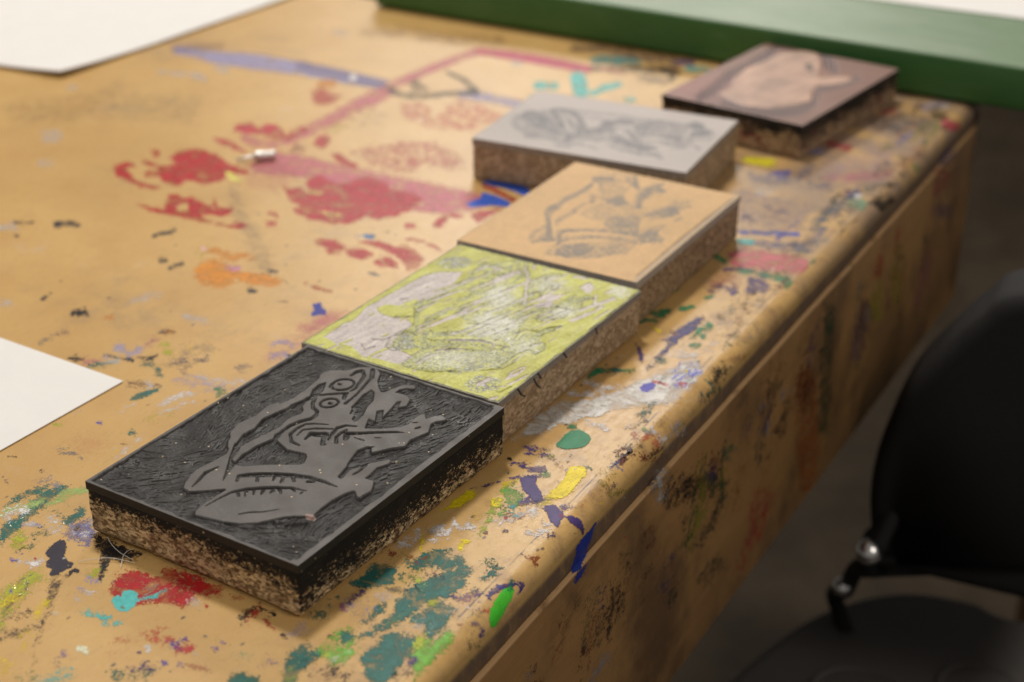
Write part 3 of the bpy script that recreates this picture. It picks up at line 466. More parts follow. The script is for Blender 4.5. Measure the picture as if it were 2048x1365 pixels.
# white crumbs of paint
WP = [(640,100),(700,80),(760,100),(800,70),(870,40),(810,100),(780,115),(750,110)]
S('P6', WHT, [(700,70),(770,105),(800,80),(870,35)], [14,36,26,8], brk=.5); S('P6', WHT, [(940,60),(960,20),(985,60)], [20,30,34], brk=.4); S('P6', WHT, [(1000,80),(1060,50),(1130,70)], [20,44,26], brk=.5); S('P6', WHT, [(900,110),(915,90),(930,85)], [18,30,12], brk=.4)
S('P6', WHT, [(640,110),(660,95),(665,125)], [14,32,14], brk=.5); S('P6', WHT, [(470,225),(540,195),(570,165)], [14,40,16], brk=.7); S('P6', WHT, [(590,205),(640,165)], 18, brk=.9, cov=.8); S('P6', WHT, [(820,105),(850,110),(900,130),(800,130)], 14, brk=.8); S('P6', WHT, [(750,185),(800,165),(850,150)], 9, brk=.8); S('P6', WHT, [(1040,0),(1060,40)], 8, brk=.4); S('P6', WHT, [(1085,-10),(1080,40)], 8, brk=.4)
S('P6', WHT, [(1590,120),(1640,130),(1680,130)], [20,24,10], brk=.8)
S('P7', WHT, [(560,820),(600,830),(650,800),(720,810),(800,780),(880,740),(960,720),(1030,700)], [20,14,22,26,26,40,30,26], brk=1.3, cov=.75); S('P7', WHT, [(600,840),(740,830),(860,800),(1000,750)], 14, brk=1.6, cov=.6); S('P7', WHT, [(1030,860),(1110,885)], [30,24], brk=.7); S('P7', WHT, [(1005,905),(1060,930)], [30,16], brk=.6); S('P7', WHT, [(900,950),(960,955),(1010,960)], [14,26,14], brk=.8)
S('P7', (.55,.52,.6), [(1160,700),(1210,690),(1230,690)], [10,22,10], brk=.8); S('P7', PUR, [(1180,715),(1240,705),(1310,705)], [30,26,8], brk=.5)
S('P7', YEL, [(90,745),(160,690),(250,620),(340,560),(400,550),(415,590),(370,640),(300,690),(200,720)], brk=.35); S('P7', (.02,.02,.015), [(150,720),(280,630),(400,570)], 60, brk=2.6, cov=.22, op=.9)
S('P7', (.30,.42,.03), [(420,1000),(440,960),(500,860),(550,740),(560,670),(620,620),(660,520),(690,500),(660,640),(600,720),(560,800),(510,880)], brk=.7, cov=.85, gl=.02); S('P7', YEL, [(550,700),(580,650),(640,590),(680,480),(700,460),(680,620),(610,700)], brk=.7, cov=.75, gl=.02); S('P7', YEL, [(690,500),(790,475)], [30,12], brk=1.5, cov=.6)
S('P7', (.14,.34,.05), [(660,560),(740,510),(800,540),(850,620),(840,660),(780,700),(740,680),(680,640)], brk=.9, cov=.82, gl=.03); S('P7', (.16,.36,.06), [(600,780),(640,730),(700,720),(680,760),(620,790)], brk=.9, cov=.75, gl=.02); S('P7', TEALD, [(740,560),(820,550),(840,620)], 30, brk=1.4, cov=.5); S('P7', RUS, [(690,720),(740,760),(820,790),(840,740)], [30,40,40,20], brk=1.7, cov=.5, gl=.05); S('P7', (.05,.3,.3), [(760,700),(760,750)], 22, brk=1)
S('P7', YEL, [(430,800),(440,860)], 30, brk=1.8, cov=.45); S('P7', YEL, [(300,1015),(340,1010)], 18, brk=.6)
S('P7', PUR, [(815,445),(870,415),(960,410),(970,440),(960,490),(1010,560),(1020,610),(1040,635),(980,665),(930,650),(890,590),(840,540),(830,490)], brk=.10); S('P7', PUR, [(820,660),(900,640),(980,650),(1100,630)], [10,30,30,8], brk=.8, cov=.8); S('P7', PUR, [(1000,420),(920,420),(830,425),(700,450),(550,500),(380,535)], [26,24,16,12,9,6], brk=.2)
S('P7', PUR, [(820,330),(880,350),(960,355),(1040,350),(1050,380),(960,380),(880,380)], [6,24,26,34,30,22,8], brk=.3); S('P7', PUR, [(750,305),(820,300),(905,305)], [10,16,6], brk=.5); S('P7', PUR, [(870,175),(950,180),(1030,210),(1095,245)], [6,30,34,8], brk=.9, cov=.8); S('P7', PUR, [(880,215),(920,222)], 8, brk=.6); S('P7', (.25,.15,.12), [(1095,245),(1200,350),(1290,440)], 7, brk=.6, op=.5)
S('P7', PUR, [(1020,710),(1060,685),(1150,690),(1190,740),(1220,790),(1180,850),(1160,895),(1100,830),(1060,760)], brk=.12); S('P7', PUR, [(1225,790),(1280,775),(1350,800),(1400,870),(1400,930),(1395,970),(1360,900),(1300,850)], brk=.15)
S('P7', (.02,.04,.30), [(1530,820),(1500,860),(1400,970),(1340,1060),(1320,1160),(1280,1260),(1300,1310),(1360,1290),(1410,1160),(1460,1010),(1480,920)], brk=.10); S('P7', (.02,.04,.30), [(1400,1240),(1370,1300),(1340,1365),(1320,1400)], [26,46,30,10], brk=.3)
S('P7', YEL, [(1040,620),(1090,580),(1180,490),(1260,380),(1280,340),(1390,330),(1425,350),(1410,430),(1340,500),(1280,570),(1200,630),(1110,625)], brk=.18); S('P7', YEL, [(1005,690),(1060,660),(1140,640),(1110,670),(1030,690)], brk=.35, cov=.85); S('P7', (.5,.42,.05), [(1000,690),(1100,620)], 14, brk=.8, op=.8)
S('P7', (.03,.22,.10), [(1010,400),(1060,385),(1110,420),(1080,445),(1030,440)], brk=.3, gl=.02); S('P7', GRN, [(1145,125),(1190,95),(1230,40),(1290,5),(1370,0),(1440,40),(1465,85),(1430,140),(1350,170),(1270,180),(1190,170),(1150,150)], brk=.08, gl=.05); S('P4', GRN, [(525,870),(560,845),(610,850),(615,875),(560,880)], brk=.3)
S('P7', BLK, [(715,262),(730,268)], 22, brk=.1); S('P7', RUS, [(890,1165),(960,1150),(990,1140),(1040,1160),(1080,1180),(1085,1240),(1060,1340),(1050,1365),(1030,1300),(960,1230)], brk=.7, cov=.85)
S('P7', (.12,.06,.05), [(500,940),(510,942)], 12, brk=.3); S('P7', (.1,.07,.1), [(685,915),(700,920)], 14, brk=.5); S('P7', (.08,.05,.14), [(1075,965),(1120,970),(1120,945)], 12, brk=.6); S('P7', TEAL, [(540,1200),(575,1290),(600,1270)], [14,40,20], brk=1.1, cov=.7); S('P7', TEAL, [(400,1300),(480,1260),(560,1210),(670,1220)], 30, brk=3, cov=.3)
S('P7', (.15,.1,.1), [(1680,500),(1700,475)], 16, brk=.6)
# -- edge to the right: white smear, purple dashes
S('P4', (.64,.61,.57), [(110,970),(160,920),(280,810),(420,700),(500,640),(560,660),(620,650),(760,630),(900,590),(1000,540),(1100,500),(1250,450),(1340,420),(1480,330),(1560,300),(1640,400),(1560,500),(1500,560),(1440,630),(1400,660),(1280,680),(1060,690),(880,740),(700,780),(560,820),(440,860),(350,880),(340,910),(240,940),(170,935)], brk=.6, cov=.93)
S('P4', WHT, [(680,490),(740,510),(840,545),(960,560)], [10,22,16,30], brk=1.0, cov=.8); S('P4', WHT, [(560,610),(600,590),(660,610),(760,590),(820,570),(830,600)], [14,26,24,26,20,10], brk=1.0); S('P4', WHT, [(700,810),(760,840)], 20, brk=.7); S('P4', WHT, [(800,855),(870,885)], [26,16], brk=.5); S('P4', WHT, [(1460,290),(1560,290),(1640,240),(1720,190)], [50,40,26,20], brk=1.2, cov=.7, op=.7)
S('P4', (.55,.5,.46), [(1400,250),(1560,60),(1760,0),(1840,60),(1700,190),(1560,280),(1450,330)], brk=2.4, cov=.45, soft=.4, op=.5)
S('P4', (.12,.13,.55), [(1370,420),(1440,350),(1540,340),(1620,370),(1620,420),(1560,470),(1520,540),(1420,580),(1370,560),(1380,480)], brk=.5, cov=.52, op=.9); S('P4', (.08,.07,.42), [(1120,545),(1160,515),(1220,500),(1255,530),(1230,560),(1180,585),(1140,575)], brk=.12); S('P4', RED, [(1230,490),(1300,510),(1360,540)], [14,10,5], brk=.5, op=.8); S('P4', RED, [(1440,510),(1500,515)], [20,14], brk=.6, op=.85)
S('P4', (.05,.04,.16), [(1330,165),(1420,80),(1520,20),(1620,-30),(1640,0),(1560,90),(1450,150),(1400,210),(1330,270),(1250,350),(1180,415),(1170,400),(1250,300),(1350,200)], brk=.4, gl=.02); S('P4', PUR, [(1085,195),(1120,240),(1135,320)], [8,24,40], brk=.3); S('P4', GRN, [(710,465),(780,410),(850,400),(930,410),(1080,408)], [26,36,30,26,14], brk=.4); S('P4', TEAL, [(900,410),(950,405)], 40, brk=.6, op=.8)
S('P4', GRN, [(1535,150),(1600,90),(1690,45),(1680,80),(1620,130)], [16,40,30,20,16], brk=.5, gl=.03); S('P4', GRN, [(1540,210),(1590,215)], 26, brk=.8, op=.8); S('P4', TEAL, [(1210,360),(1270,335),(1320,335)], [8,26,10], brk=.8, op=.8); S('P4', GRN, [(1135,20),(1180,0),(1260,10)], [16,24,10], brk=.4); S('P4', YEL, [(1215,30),(1240,70),(1280,100)], [10,22,20], brk=.25)
S('P4', LIME, [(1130,865),(1170,870),(1190,895)], [8,20,14], brk=.6); S('P4', WHT, [(1210,860),(1240,910)], [26,20], brk=.6); S('P4', (.5,.07,.03), [(1090,930),(1170,940),(1270,980),(1250,1050)], [40,50,50,20], brk=1.0, cov=.55, op=.85); S('P4', WHT, [(1280,960),(1380,900),(1440,850),(1460,880),(1380,960),(1300,1020)], brk=1.3, cov=.6, op=.8)
S('P4', (.07,.10,.32), [(1080,1010),(1000,1090),(930,1160)], [8,14,26], brk=.3); S('P4', (.07,.10,.32), [(900,1160),(930,1180),(970,1190)], 26, brk=1.0, cov=.7); S('P4', (.2,.22,.4), [(900,1130),(960,1060),(830,1060)], 26, brk=2, cov=.4, op=.7); S('P4', (.18,.05,.03), [(980,1140),(1060,1110),(1110,1130),(1060,1170)], 50, brk=1.1, cov=.7); S('P4', (.35,.12,.02), [(1080,1200),(1160,1160)], 60, brk=1.8, cov=.5, op=.6)
S('P4', LAV, [(1000,885),(1030,880)], 16, brk=.8, op=.7); S('P4', (.1,.07,.1), [(1000,875),(1015,885)], 10, brk=.5); S('P4', WHT, [(1340,740),(1390,700)], 30, brk=1.6, cov=.5, op=.6); S('P4', WHT, [(1480,690),(1560,640),(1640,560)], 40, brk=2, cov=.4, op=.6); S('P4', (.1,.3,.28), [(1670,500),(1690,540)], 20, brk=1, op=.7); S('P4', WHT, [(1400,850),(1500,760),(1600,680)], 60, brk=2.2, cov=.32, op=.6)
S('P4', (.1,.08,.07), [(960,470),(1040,460),(1080,500)], 50, brk=2, cov=.35, op=.6); S('P4', (.15,.1,.08), [(780,590),(900,580)], 20, brk=1.5, cov=.5, op=.5)
# -- far right cluster (out of focus)
S('P5', (.55,.13,.16), [(700,880),(860,860),(1100,890),(1260,920),(1290,980),(1260,1040),(1100,1020),(900,1000),(740,980)], brk=.8, soft=.2, op=.9); S('P5', PUR, [(690,1000),(820,1010),(1000,1040)], [40,36,30], brk=.9, soft=.2, op=.7); S('P5', (.05,.24,.10), [(780,1015),(950,1040),(1120,1080),(1170,1150)], [20,30,60,90], brk=.8, soft=.1, op=.8)
S('P5', PUR, [(580,1160),(640,1130),(760,1140),(740,1170)], 24, brk=.6, soft=.1); S('P5', PUR, [(830,1170),(850,1060),(960,1060),(1010,1160),(930,1175)], brk=.8, soft=.2, op=.85); S('P5', (.35,.1,.12), [(600,1100),(680,1060),(760,1090)], 70, brk=1.5, soft=.5, op=.4); S('P5', GRN, [(610,910),(680,945)], 26, brk=.4); S('P5', GRN, [(1290,1010),(1320,960)], 40, brk=.8)
S('P5', (.04,.16,.05), [(1160,1190),(1220,1170),(1220,1220)], 60, brk=.6, gl=.2); S('P5', CYA, [(1265,1130),(1270,1170)], 40, brk=.6, op=.7); S('P5', (.5,.1,.1), [(1280,1060),(1340,1000)], 60, brk=1, soft=.4, op=.6)
S('P5', (.06,.09,.40), [(790,735),(960,740),(1210,750)], [24,28,34], brk=.5, soft=.1, op=.9); S('P5', (.07,.08,.35), [(1060,780),(1160,700),(1210,660)], [20,20,10], brk=.6, op=.8); S('P5', CYA, [(785,800),(880,805)], 40, brk=.3, op=.85); S('P5', (.10,.12,.25), [(880,810),(1060,830),(1250,850),(1340,780),(1380,700)], [14,40,80,60,30], brk=1.2, soft=.3, op=.65); S('P5', (.08,.10,.13), [(1330,680),(1420,600),(1530,520),(1600,460)], [60,60,50,30], brk=1.4, soft=.4, op=.75)
S('P5', (.13,.30,.17), [(1600,520),(1660,540)], 70, brk=.8, soft=.2, op=.9); S('P5', (.05,.06,.2), [(1580,470),(1640,440)], 50, brk=1, op=.8); S('P5', (.6,.6,.62), [(1630,480),(1650,470)], 30, brk=.5); S('P5', (.05,.07,.34), [(990,325),(1060,310),(1140,300),(1120,330),(1060,345)], 24, brk=.4); S('P5', (.15,.15,.22), [(860,310),(900,350),(1060,370),(1200,360),(1300,270)], [20,40,40,30,30], brk=1.5, soft=.4, op=.55)
S('P5', (.65,.55,.02), [(830,215),(900,225),(1020,240),(960,215)], [40,60,50,40], brk=.4); S('P5', WHT, [(930,450),(1010,450)], 44, brk=.9, soft=.3, op=.7); S('P5', (.36,.26,.24), [(790,420),(1000,480),(1300,560),(1240,680),(1000,700),(800,660)], brk=2.5, soft=.8, op=.55); S('P5', (.18,.12,.18), [(1000,580),(1100,570)], 40, brk=1.8, soft=.4, op=.5); S('P5', PUR, [(830,630),(860,630)], 26, brk=1, op=.4)
S('P5', (.45,.3,.3), [(1380,260),(1620,200),(1868,120),(1868,330),(1600,360),(1450,380)], brk=2, soft=.9, op=.6); S('P5', (.5,.2,.2), [(1400,350),(1600,340),(1860,320)], [30,34,30], brk=1.6, soft=.4, op=.6); S('P5', (.12,.12,.2), [(1310,370),(1420,400)], 60, brk=2, soft=.5, op=.5); S('P5', (.4,.06,.07), [(1430,95),(1560,130)], 50, brk=.8, soft=.3, op=.75); S('P5', LAV, [(1310,165),(1370,150)], 40, brk=.6, soft=.2, op=.7)
S('P5', GRN, [(150,1320),(230,1320),(280,1300)], [30,50,30], brk=.4); S('P5', GRN, [(370,1290),(450,1275)], 26, brk=.4); S('P5', GRN, [(550,1215),(585,1195)], 20, brk=.4); S('P5', GRN, [(320,1155),(350,1140)], 12, brk=.4)
S('V', (.07,.05,.045), [(180,180),(330,130),(440,150),(560,190),(480,230),(300,240),(200,220)], brk=1.6, soft=.4, op=.7); S('V', (.55,.5,.6), [(490,100),(600,85)], 40, brk=1.3, soft=.3, op=.6); S('V', (.02,.02,.02), [(540,150),(590,150)], 40, brk=.8, soft=.2, op=.8); S('V', (.5,.05,.09), [(600,190),(650,210)], 50, brk=.6, soft=.2, op=.85); S('V', (.45,.07,.08), [(250,130),(300,120)], 30, brk=.8, soft=.2, op=.7)
S('V', (.08,.1,.3), [(340,290),(400,250)], 30, brk=1, soft=.2, op=.7); S('V', (.5,.18,.2), [(50,490),(160,490),(260,480)], 26, brk=1.3, soft=.3, op=.6); S('V', (.1,.3,.1), [(430,440),(440,450)], 30, brk=.8, op=.6); S('V', (.03,.02,.015), [(200,640),(250,660),(290,630)], 50, brk=.8, op=.9); S('V', (.5,.2,.05), [(360,420),(480,330)], 40, brk=2, soft=.5, op=.4)
# far strip by the green board
S('P3', CYA, [(1340,215),(1410,215)], 28, brk=.4, soft=.1, op=.85); S('P3', CYA, [(1500,190),(1510,235)], 60, brk=.4, soft=.1, op=.9); S('P3', CYA, [(1550,250),(1600,225),(1660,210)], [16,24,20], brk=.5, soft=.1, op=.85); S('P3', CYA, [(1320,262),(1360,255)], 20, brk=.5, soft=.1, op=.8); S('P3', CYA, [(1680,268),(1710,270)], 16, brk=.5, op=.7)
S('P3', (.07,.28,.28), [(1540,110),(1600,100),(1740,100),(1750,130),(1650,135),(1560,130)], brk=.8, soft=.1, op=.9); S('P3', BLK, [(1560,150),(1620,155),(1720,150),(1880,160),(1860,190)], [16,14,20,30,16], brk=1, soft=.1, op=.9); S('P3', (.12,.07,.05), [(1480,70),(1600,75),(1780,110),(1880,125),(1860,160)], [20,24,30,30,20], brk=1.3, soft=.1, op=.85); S('P3', PUR, [(1880,125),(1940,130)], 20, brk=.6, op=.9); S('P3', (.08,.32,.30), [(1920,150),(2000,155)], 22, brk=.6, op=.9); S('P3', GRY, [(1740,185),(1830,200)], 20, brk=1.2, soft=.3, op=.5); S('P3', (.55,.2,.2), [(1590,150),(1680,165)], 14, brk=.8, op=.6)
S('P3', (.3,.18,.08), [(680,10),(860,15),(1000,40),(1200,40)], 26, brk=2.2, soft=.5, op=.4); S('P3', WHT, [(560,10),(600,12)], 14, brk=1, soft=.3, op=.5); S('P3', WHT, [(1250,130),(1275,130)], 14, brk=.8, soft=.3, op=.6)
# apron: drips, smudges
AP = [('W',(.015,.015,.02),[(1535,1025),(1538,1065)],[8,6]), ('W',(.02,.02,.02),[(1625,1040),(1610,1100),(1600,1135)],[5,6,8]), ('W',(.3,.28,.3),[(1760,1318),(1790,1240),(1830,1190)],16), ('W',(.02,.02,.02),[(1700,1165),(1690,1200)],8), ('W',(.02,.02,.02),[(1460,1235),(1455,1260)],8),
 ('G',BLK,[(190,690),(230,680),(300,700),(330,690),(360,680)],[50,40,60,50,20]), ('G',(.03,.015,.01),[(240,740),(330,700),(390,690)],[60,70,40]), ('G',WHT,[(205,665),(200,700),(200,745)],[26,16,8]), ('G',(.4,.38,.42),[(560,430),(600,400),(650,375)],[16,24,10]), ('G',(.35,.33,.4),[(575,470),(560,520)],[14,24]), ('G',(.03,.16,.09),[(425,600),(432,570)],[16,34]),
 ('G',(.35,.32,.02),[(405,700),(418,650)],[10,16]), ('G',(.02,.06,.03),[(400,800),(412,740),(420,690)],[6,12,12]), ('G',(.38,.02,.02),[(565,720),(570,745),(530,880)],[14,20,10]), ('G',(.36,.02,.02),[(535,720),(520,850),(480,980)],[12,18,12]), ('G',BLK,[(595,512),(612,516)],14),
 ('G',(.03,.03,.02),[(225,1130),(260,1080),(310,1020)],[30,56,26]), ('G',(.02,.02,.02),[(270,1040),(285,1100)],10), ('G',(.33,.32,.02),[(140,1230),(190,1200),(260,1190)],[30,50,30]), ('G',(.33,.32,.02),[(150,1280),(200,1290)],[60,30]), ('G',(.02,.02,.02),[(180,1240),(215,1150),(225,1110)],[8,8,6]), ('G',(.04,.03,.02),[(110,1160),(180,1110)],[16,30]),
 ('G',(.32,.08,.01),[(700,700),(710,560),(700,330)],[40,70,50]), ('G',(.02,.05,.02),[(760,520),(770,300),(780,100)],[20,34,34]), ('G',(.28,.26,.01),[(960,100),(990,20)],90), ('G',(.28,.26,.02),[(300,900),(340,800),(350,700)],[20,30,20]), ('G',(.025,.05,.03),[(540,620),(560,480),(600,300)],[8,10,10]), ('G',(.02,.02,.02),[(580,400),(600,280)],10), ('G',(.2,.1,.18),[(860,250),(900,100)],40),
 ('G',(.22,.05,.01),[(690,420),(700,330)],60), ('G',(.03,.04,.02),[(330,900),(380,830),(400,760)],[10,20,10]), ('G',(.03,.04,.02),[(350,1020),(400,960)],[14,30]),
 ('V',(.40,.015,.01),[(230,1050),(290,900),(330,820)],[50,60,30]), ('V',(.33,.30,.01),[(240,1250),(290,1080),(310,1000)],[140,110,60]), ('V',(.36,.06,.07),[(420,880),(480,640),(580,490)],[60,70,90]), ('V',(.08,.05,.16),[(570,690),(600,690)],50), ('V',(.35,.12,.12),[(420,1180),(470,950)],110), ('V',(.03,.02,.02),[(430,640),(460,590)],50), ('V',(.12,.10,.25),[(590,400),(630,360)],50), ('V',(.35,.3,.4),[(390,900),(400,840)],30)]
for k, c, p, w in AP: S(k, tuple(q*.9+.01 for q in c), p, w, brk=1.5, cov=.66, soft=.14, op=.8)

def specks():
    g = random.Random(5); pal = [BLK, BLK, GRY, WHT, WHT, PUR, PUL, TEAL, RUS, RED, YEL, GRN, (.25,.17,.1), (.3,.2,.14), (.25,.17,.1)]
    for _ in range(150):
        x, y = g.uniform(0, 1350), g.uniform(430, 1360)
        if g.random() < .35: x, y = g.uniform(900, 1750), 0; y = 1365-(x-870)*1.12+g.uniform(-190, 40)
        if y < 250 or (y < 600 and g.random() < .5): continue
        a = g.uniform(-.9, .5); L = g.choice([1, 2, 2, 4, 9, 16]); wd = g.uniform(1.6, 4.6) if L < 5 else g.uniform(1.2, 3)
        S('O', g.choice(pal), [(x, y), (x+L*math.cos(a)*.5, y-L*math.sin(a)*.5+.3), (x+L*math.cos(a)+.5, y-L*math.sin(a))], [wd*.5, wd, wd*.4], brk=g.uniform(.1, .4), op=g.uniform(.5, .95))
    for _ in range(26):      # faint rubbed colour
        x, y = g.uniform(50, 1300), g.uniform(500, 1340); rr = g.uniform(10, 34)
        S('O', g.choice([GRY, LAV, RUS, YG, WHT, (.6,.3,.2), TEAL]), [(x-rr, y+rr*.2), (x, y-rr*.2), (x+rr, y-rr*.5)], rr*.7, brk=1.6, cov=g.uniform(.3, .5), soft=.2, op=g.uniform(.25, .5))
def edge_stains():
    g = random.Random(9)
    pal = [(.03,.025,.02), (.05,.035,.025), (.03,.025,.02), (.16,.02,.015), (.05,.04,.14), (.03,.10,.06), (.25,.22,.03), (.30,.28,.27), (.25,.10,.03), (.10,.06,.035), (.10,.06,.035)]
    for _ in range(70):      # drips and rubs on the apron, crowded towards the far end
        f = g.random()**.6; x = 1000+f*880; y0 = 1365-(x-955)*1.115+g.uniform(10, 40)
        dn_ = g.uniform(20, 200)*(1.25-f*.5); L = g.uniform(14, 120); w = g.uniform(4, 16)*(1.2-.2*f); sl = -.22
        S('O', g.choice(pal), [(x+sl*dn_, y0+dn_), (x+sl*(dn_+L*.5), y0+dn_+L*.5), (x+sl*(dn_+L), y0+dn_+L)], [w*.6, w, w*.3], brk=g.uniform(1.0, 1.8), cov=g.uniform(.45, .75), soft=.15, op=g.uniform(.35, .8))
    for _ in range(95):      # the busy worn strip along the edge
        f = g.random()**.75; x = 1180+f*700; y0 = 1365-(x-870)*1.105; off = g.uniform(-95, 18)*(1-.25*f)
        a = g.uniform(.2, 1.1); L = g.uniform(6, 46); w = g.uniform(3, 11)
        S('O', g.choice(pal), [(x+off*.4, y0+off*.8), (x+off*.4+L*.5*math.cos(a), y0+off*.8-L*.5*math.sin(a)), (x+off*.4+L*math.cos(a), y0+off*.8-L*math.sin(a))], [w*.5, w, w*.4], brk=g.uniform(.6, 1.6), cov=g.uniform(.5, .85), soft=.06, op=g.uniform(.35, .8))
specks(); edge_stains()
def build_splats():
    V=[];F=[];PC=[];PP=[];SD=[];tags=[]; OCC = np.zeros((900, 900), int)
    for (k, col, pts, w, brk, cov, gl, soft, op) in SPL:
        P = src(k, pts); z = K[k][2]
        if len(P) == 2 and w is not None: pass
        wpx = (max(w) if (w is not None and not np.isscalar(w)) else (w or 0))/z
        lo = P.min(0)-wpx/2; hi = P.max(0)+wpx/2
        q = []
        for a in np.linspace(lo[0], hi[0], 5):
            for b in np.linspace(lo[1], hi[1], 5): q.append(hit(a, b))
        q = np.array(q); c = surf(np.array([q[:,0].mean()]), np.array([q[:,1].mean()]))[0][0]
        dist = (c-CAM)@FW; mmpx = dist/FPX*1000          # millimetres per source pixel
        mar = (.0034*min(brk, 2.2)+.004*soft+.0006)
        s0, t0 = q.min(0)-mar; s1, t1 = q.max(0)+mar
        s1 = min(s1, S1-.001); t1 = min(t1, TC[-1]-.002)
        if s1 <= s0 or t1 <= t0: continue
        cell = np.clip(min(s1-s0, t1-t0)/22, .00035, .0022)
        ns = int((s1-s0)/cell)+2; nt = int((t1-t0)/cell)+2
        gs = np.linspace(s0, s1, ns); gt = np.linspace(t0, t1, nt)
        if t1 > 0: gt = np.unique(np.concatenate([gt, TC[(TC > t0) & (TC < t1)]])); nt = len(gt)
        SS, TT = np.meshgrid(gs, gt, indexing='ij')
        W3, L3 = surf(SS.ravel(), TT.ravel(), .0001)
        px = proj(W3)
        if w is None: sd = poly_sdf(px, P)
        else: sd = stroke_sdf(px, P, np.asarray(w)/z if not np.isscalar(w) else w/z)
        sd = sd*mmpx*1.25
        kk = sd > -(mar*1000+1.5)
        ci = ((SS.ravel()+1)/.003).astype(int)[kk]; cj = ((TT.ravel()+1.5)/.003).astype(int)[kk]
        if not len(ci): continue
        ci = np.concatenate([ci-1, ci, ci+1, ci, ci]); cj = np.concatenate([cj, cj, cj, cj-1, cj+1])
        lay = int(OCC[ci, cj].max())+1; OCC[ci, cj] = lay
        W3, L3 = surf(SS.ravel(), TT.ravel(), .00002+.0000015*lay)
        keep = (sd > -(mar*1000)).reshape(ns, nt)
        idx = np.arange(ns*nt).reshape(ns, nt)
        fk = keep[:-1,:-1]|keep[1:,:-1]|keep[:-1,1:]|keep[1:,1:]
        f = np.stack([idx[:-1,:-1], idx[:-1,1:], idx[1:,1:], idx[1:,:-1]], -1)[fk]
        if not len(f): continue
        us, inv = np.unique(f, return_inverse=True); f = inv.reshape(f.shape)
        on_apron = np.interp(TT.ravel()[us].mean(), [0, 1], [0, 1]) > TC[len(PROF)]
        V.append(L3[us]); F.append(f[:, ::-1]); SD.append(sd[us]); tags.append(on_apron)
        PC.append(np.tile((*col, op), (len(us), 1))); PP.append(np.tile((brk*.85+.10, cov, gl, soft), (len(us), 1)))
    return V, F, SD, PC, PP, tags
SV, SF, SS_, SC, SPp, STG = build_splats()
def merge(baseV, baseF, name, sel, parent, mats, smooth=True):
    V=[baseV]; F=[baseF]; n=len(baseV); nb=len(baseF); SD=[np.zeros(n)]; PC=[np.zeros((n,4))]; PP=[np.zeros((n,4))]
    for i, tg in enumerate(STG):
        if tg == sel: V.append(SV[i]); F.append(SF[i]+n); n += len(SV[i]); SD.append(SS_[i]); PC.append(SC[i]); PP.append(SPp[i])
    V=np.concatenate(V); F=np.concatenate(F); mi=np.zeros(len(F), int); mi[nb:]=1
    me=np_mesh(name, V, F, smooth, mi); set_attr(me,'psd',np.concatenate(SD),'FLOAT'); set_attr(me,'pcol',np.concatenate(PC),'FLOAT_COLOR'); set_attr(me,'ppar',np.concatenate(PP),'FLOAT_COLOR')
    return link(name, me, mats, parent)
def sweep(prof, s0, s1, n, wob=0.0):
    ys = np.linspace(s0, s1, n); V=[]; p=np.array(prof)
    for y in ys:
        for (o, z) in p:
            # worn, slightly wavy nose
            dz = wob*mnoise.noise(Vector((y*26, o*40, z*60))) if (o > -.001 and z < -.0005) else 0
            V.append((o+dz*.6, y, z+dz*.3))
    m=len(p); idx=np.arange(n*m).reshape(n,m)
    F=np.stack([idx[:-1,:-1], idx[1:,:-1], idx[1:,1:], idx[:-1,1:]], -1).reshape(-1,4)
    return np.array(V), F
table = empty('work_table', MT); tag(table, 'long wooden work table splattered with dried paint, carrying the five printing blocks', 'table')
bv, bf = sweep(PROF+[(.0076,-.0165),(-1.25,-.0165)], S0, S1, 500, .0009)
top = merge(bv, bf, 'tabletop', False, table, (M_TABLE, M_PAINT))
av, af = sweep(APR, S0, S1-.004, 400, .0005)
apr = merge(av, af, 'apron', True, table, (M_APRON, M_PAINT))
# far and near end caps of the top, rounded far corner pieces
bm = bmesh.new(); bm_box(bm, -1.25, .0070, S1-.0005, S1+.004, -.0165, -.0004); bevel(bm, .0018, 3); link('end_cap', bm_mesh(bm, 'end_cap', True), (M_TABLE,), table)
bm = bmesh.new(); bm_box(bm, -1.20, .0086, S1-.022, S1-.0035, -.1378, -.0168); link('end_apron', bm_mesh(bm, 'end_apron'), (M_APRON,), table)
for (x, y) in ((-.42, S0+.25), (-.42, S1-.45), (-1.15, S0+.25), (-1.15, S1-.3)):
    bm = bmesh.new(); bm_box(bm, x-.03, x+.03, y-.03, y+.03, -.75, -.02); bevel(bm, .003, 2); link('leg', bm_mesh(bm, 'leg'), (M_LEG,), table)

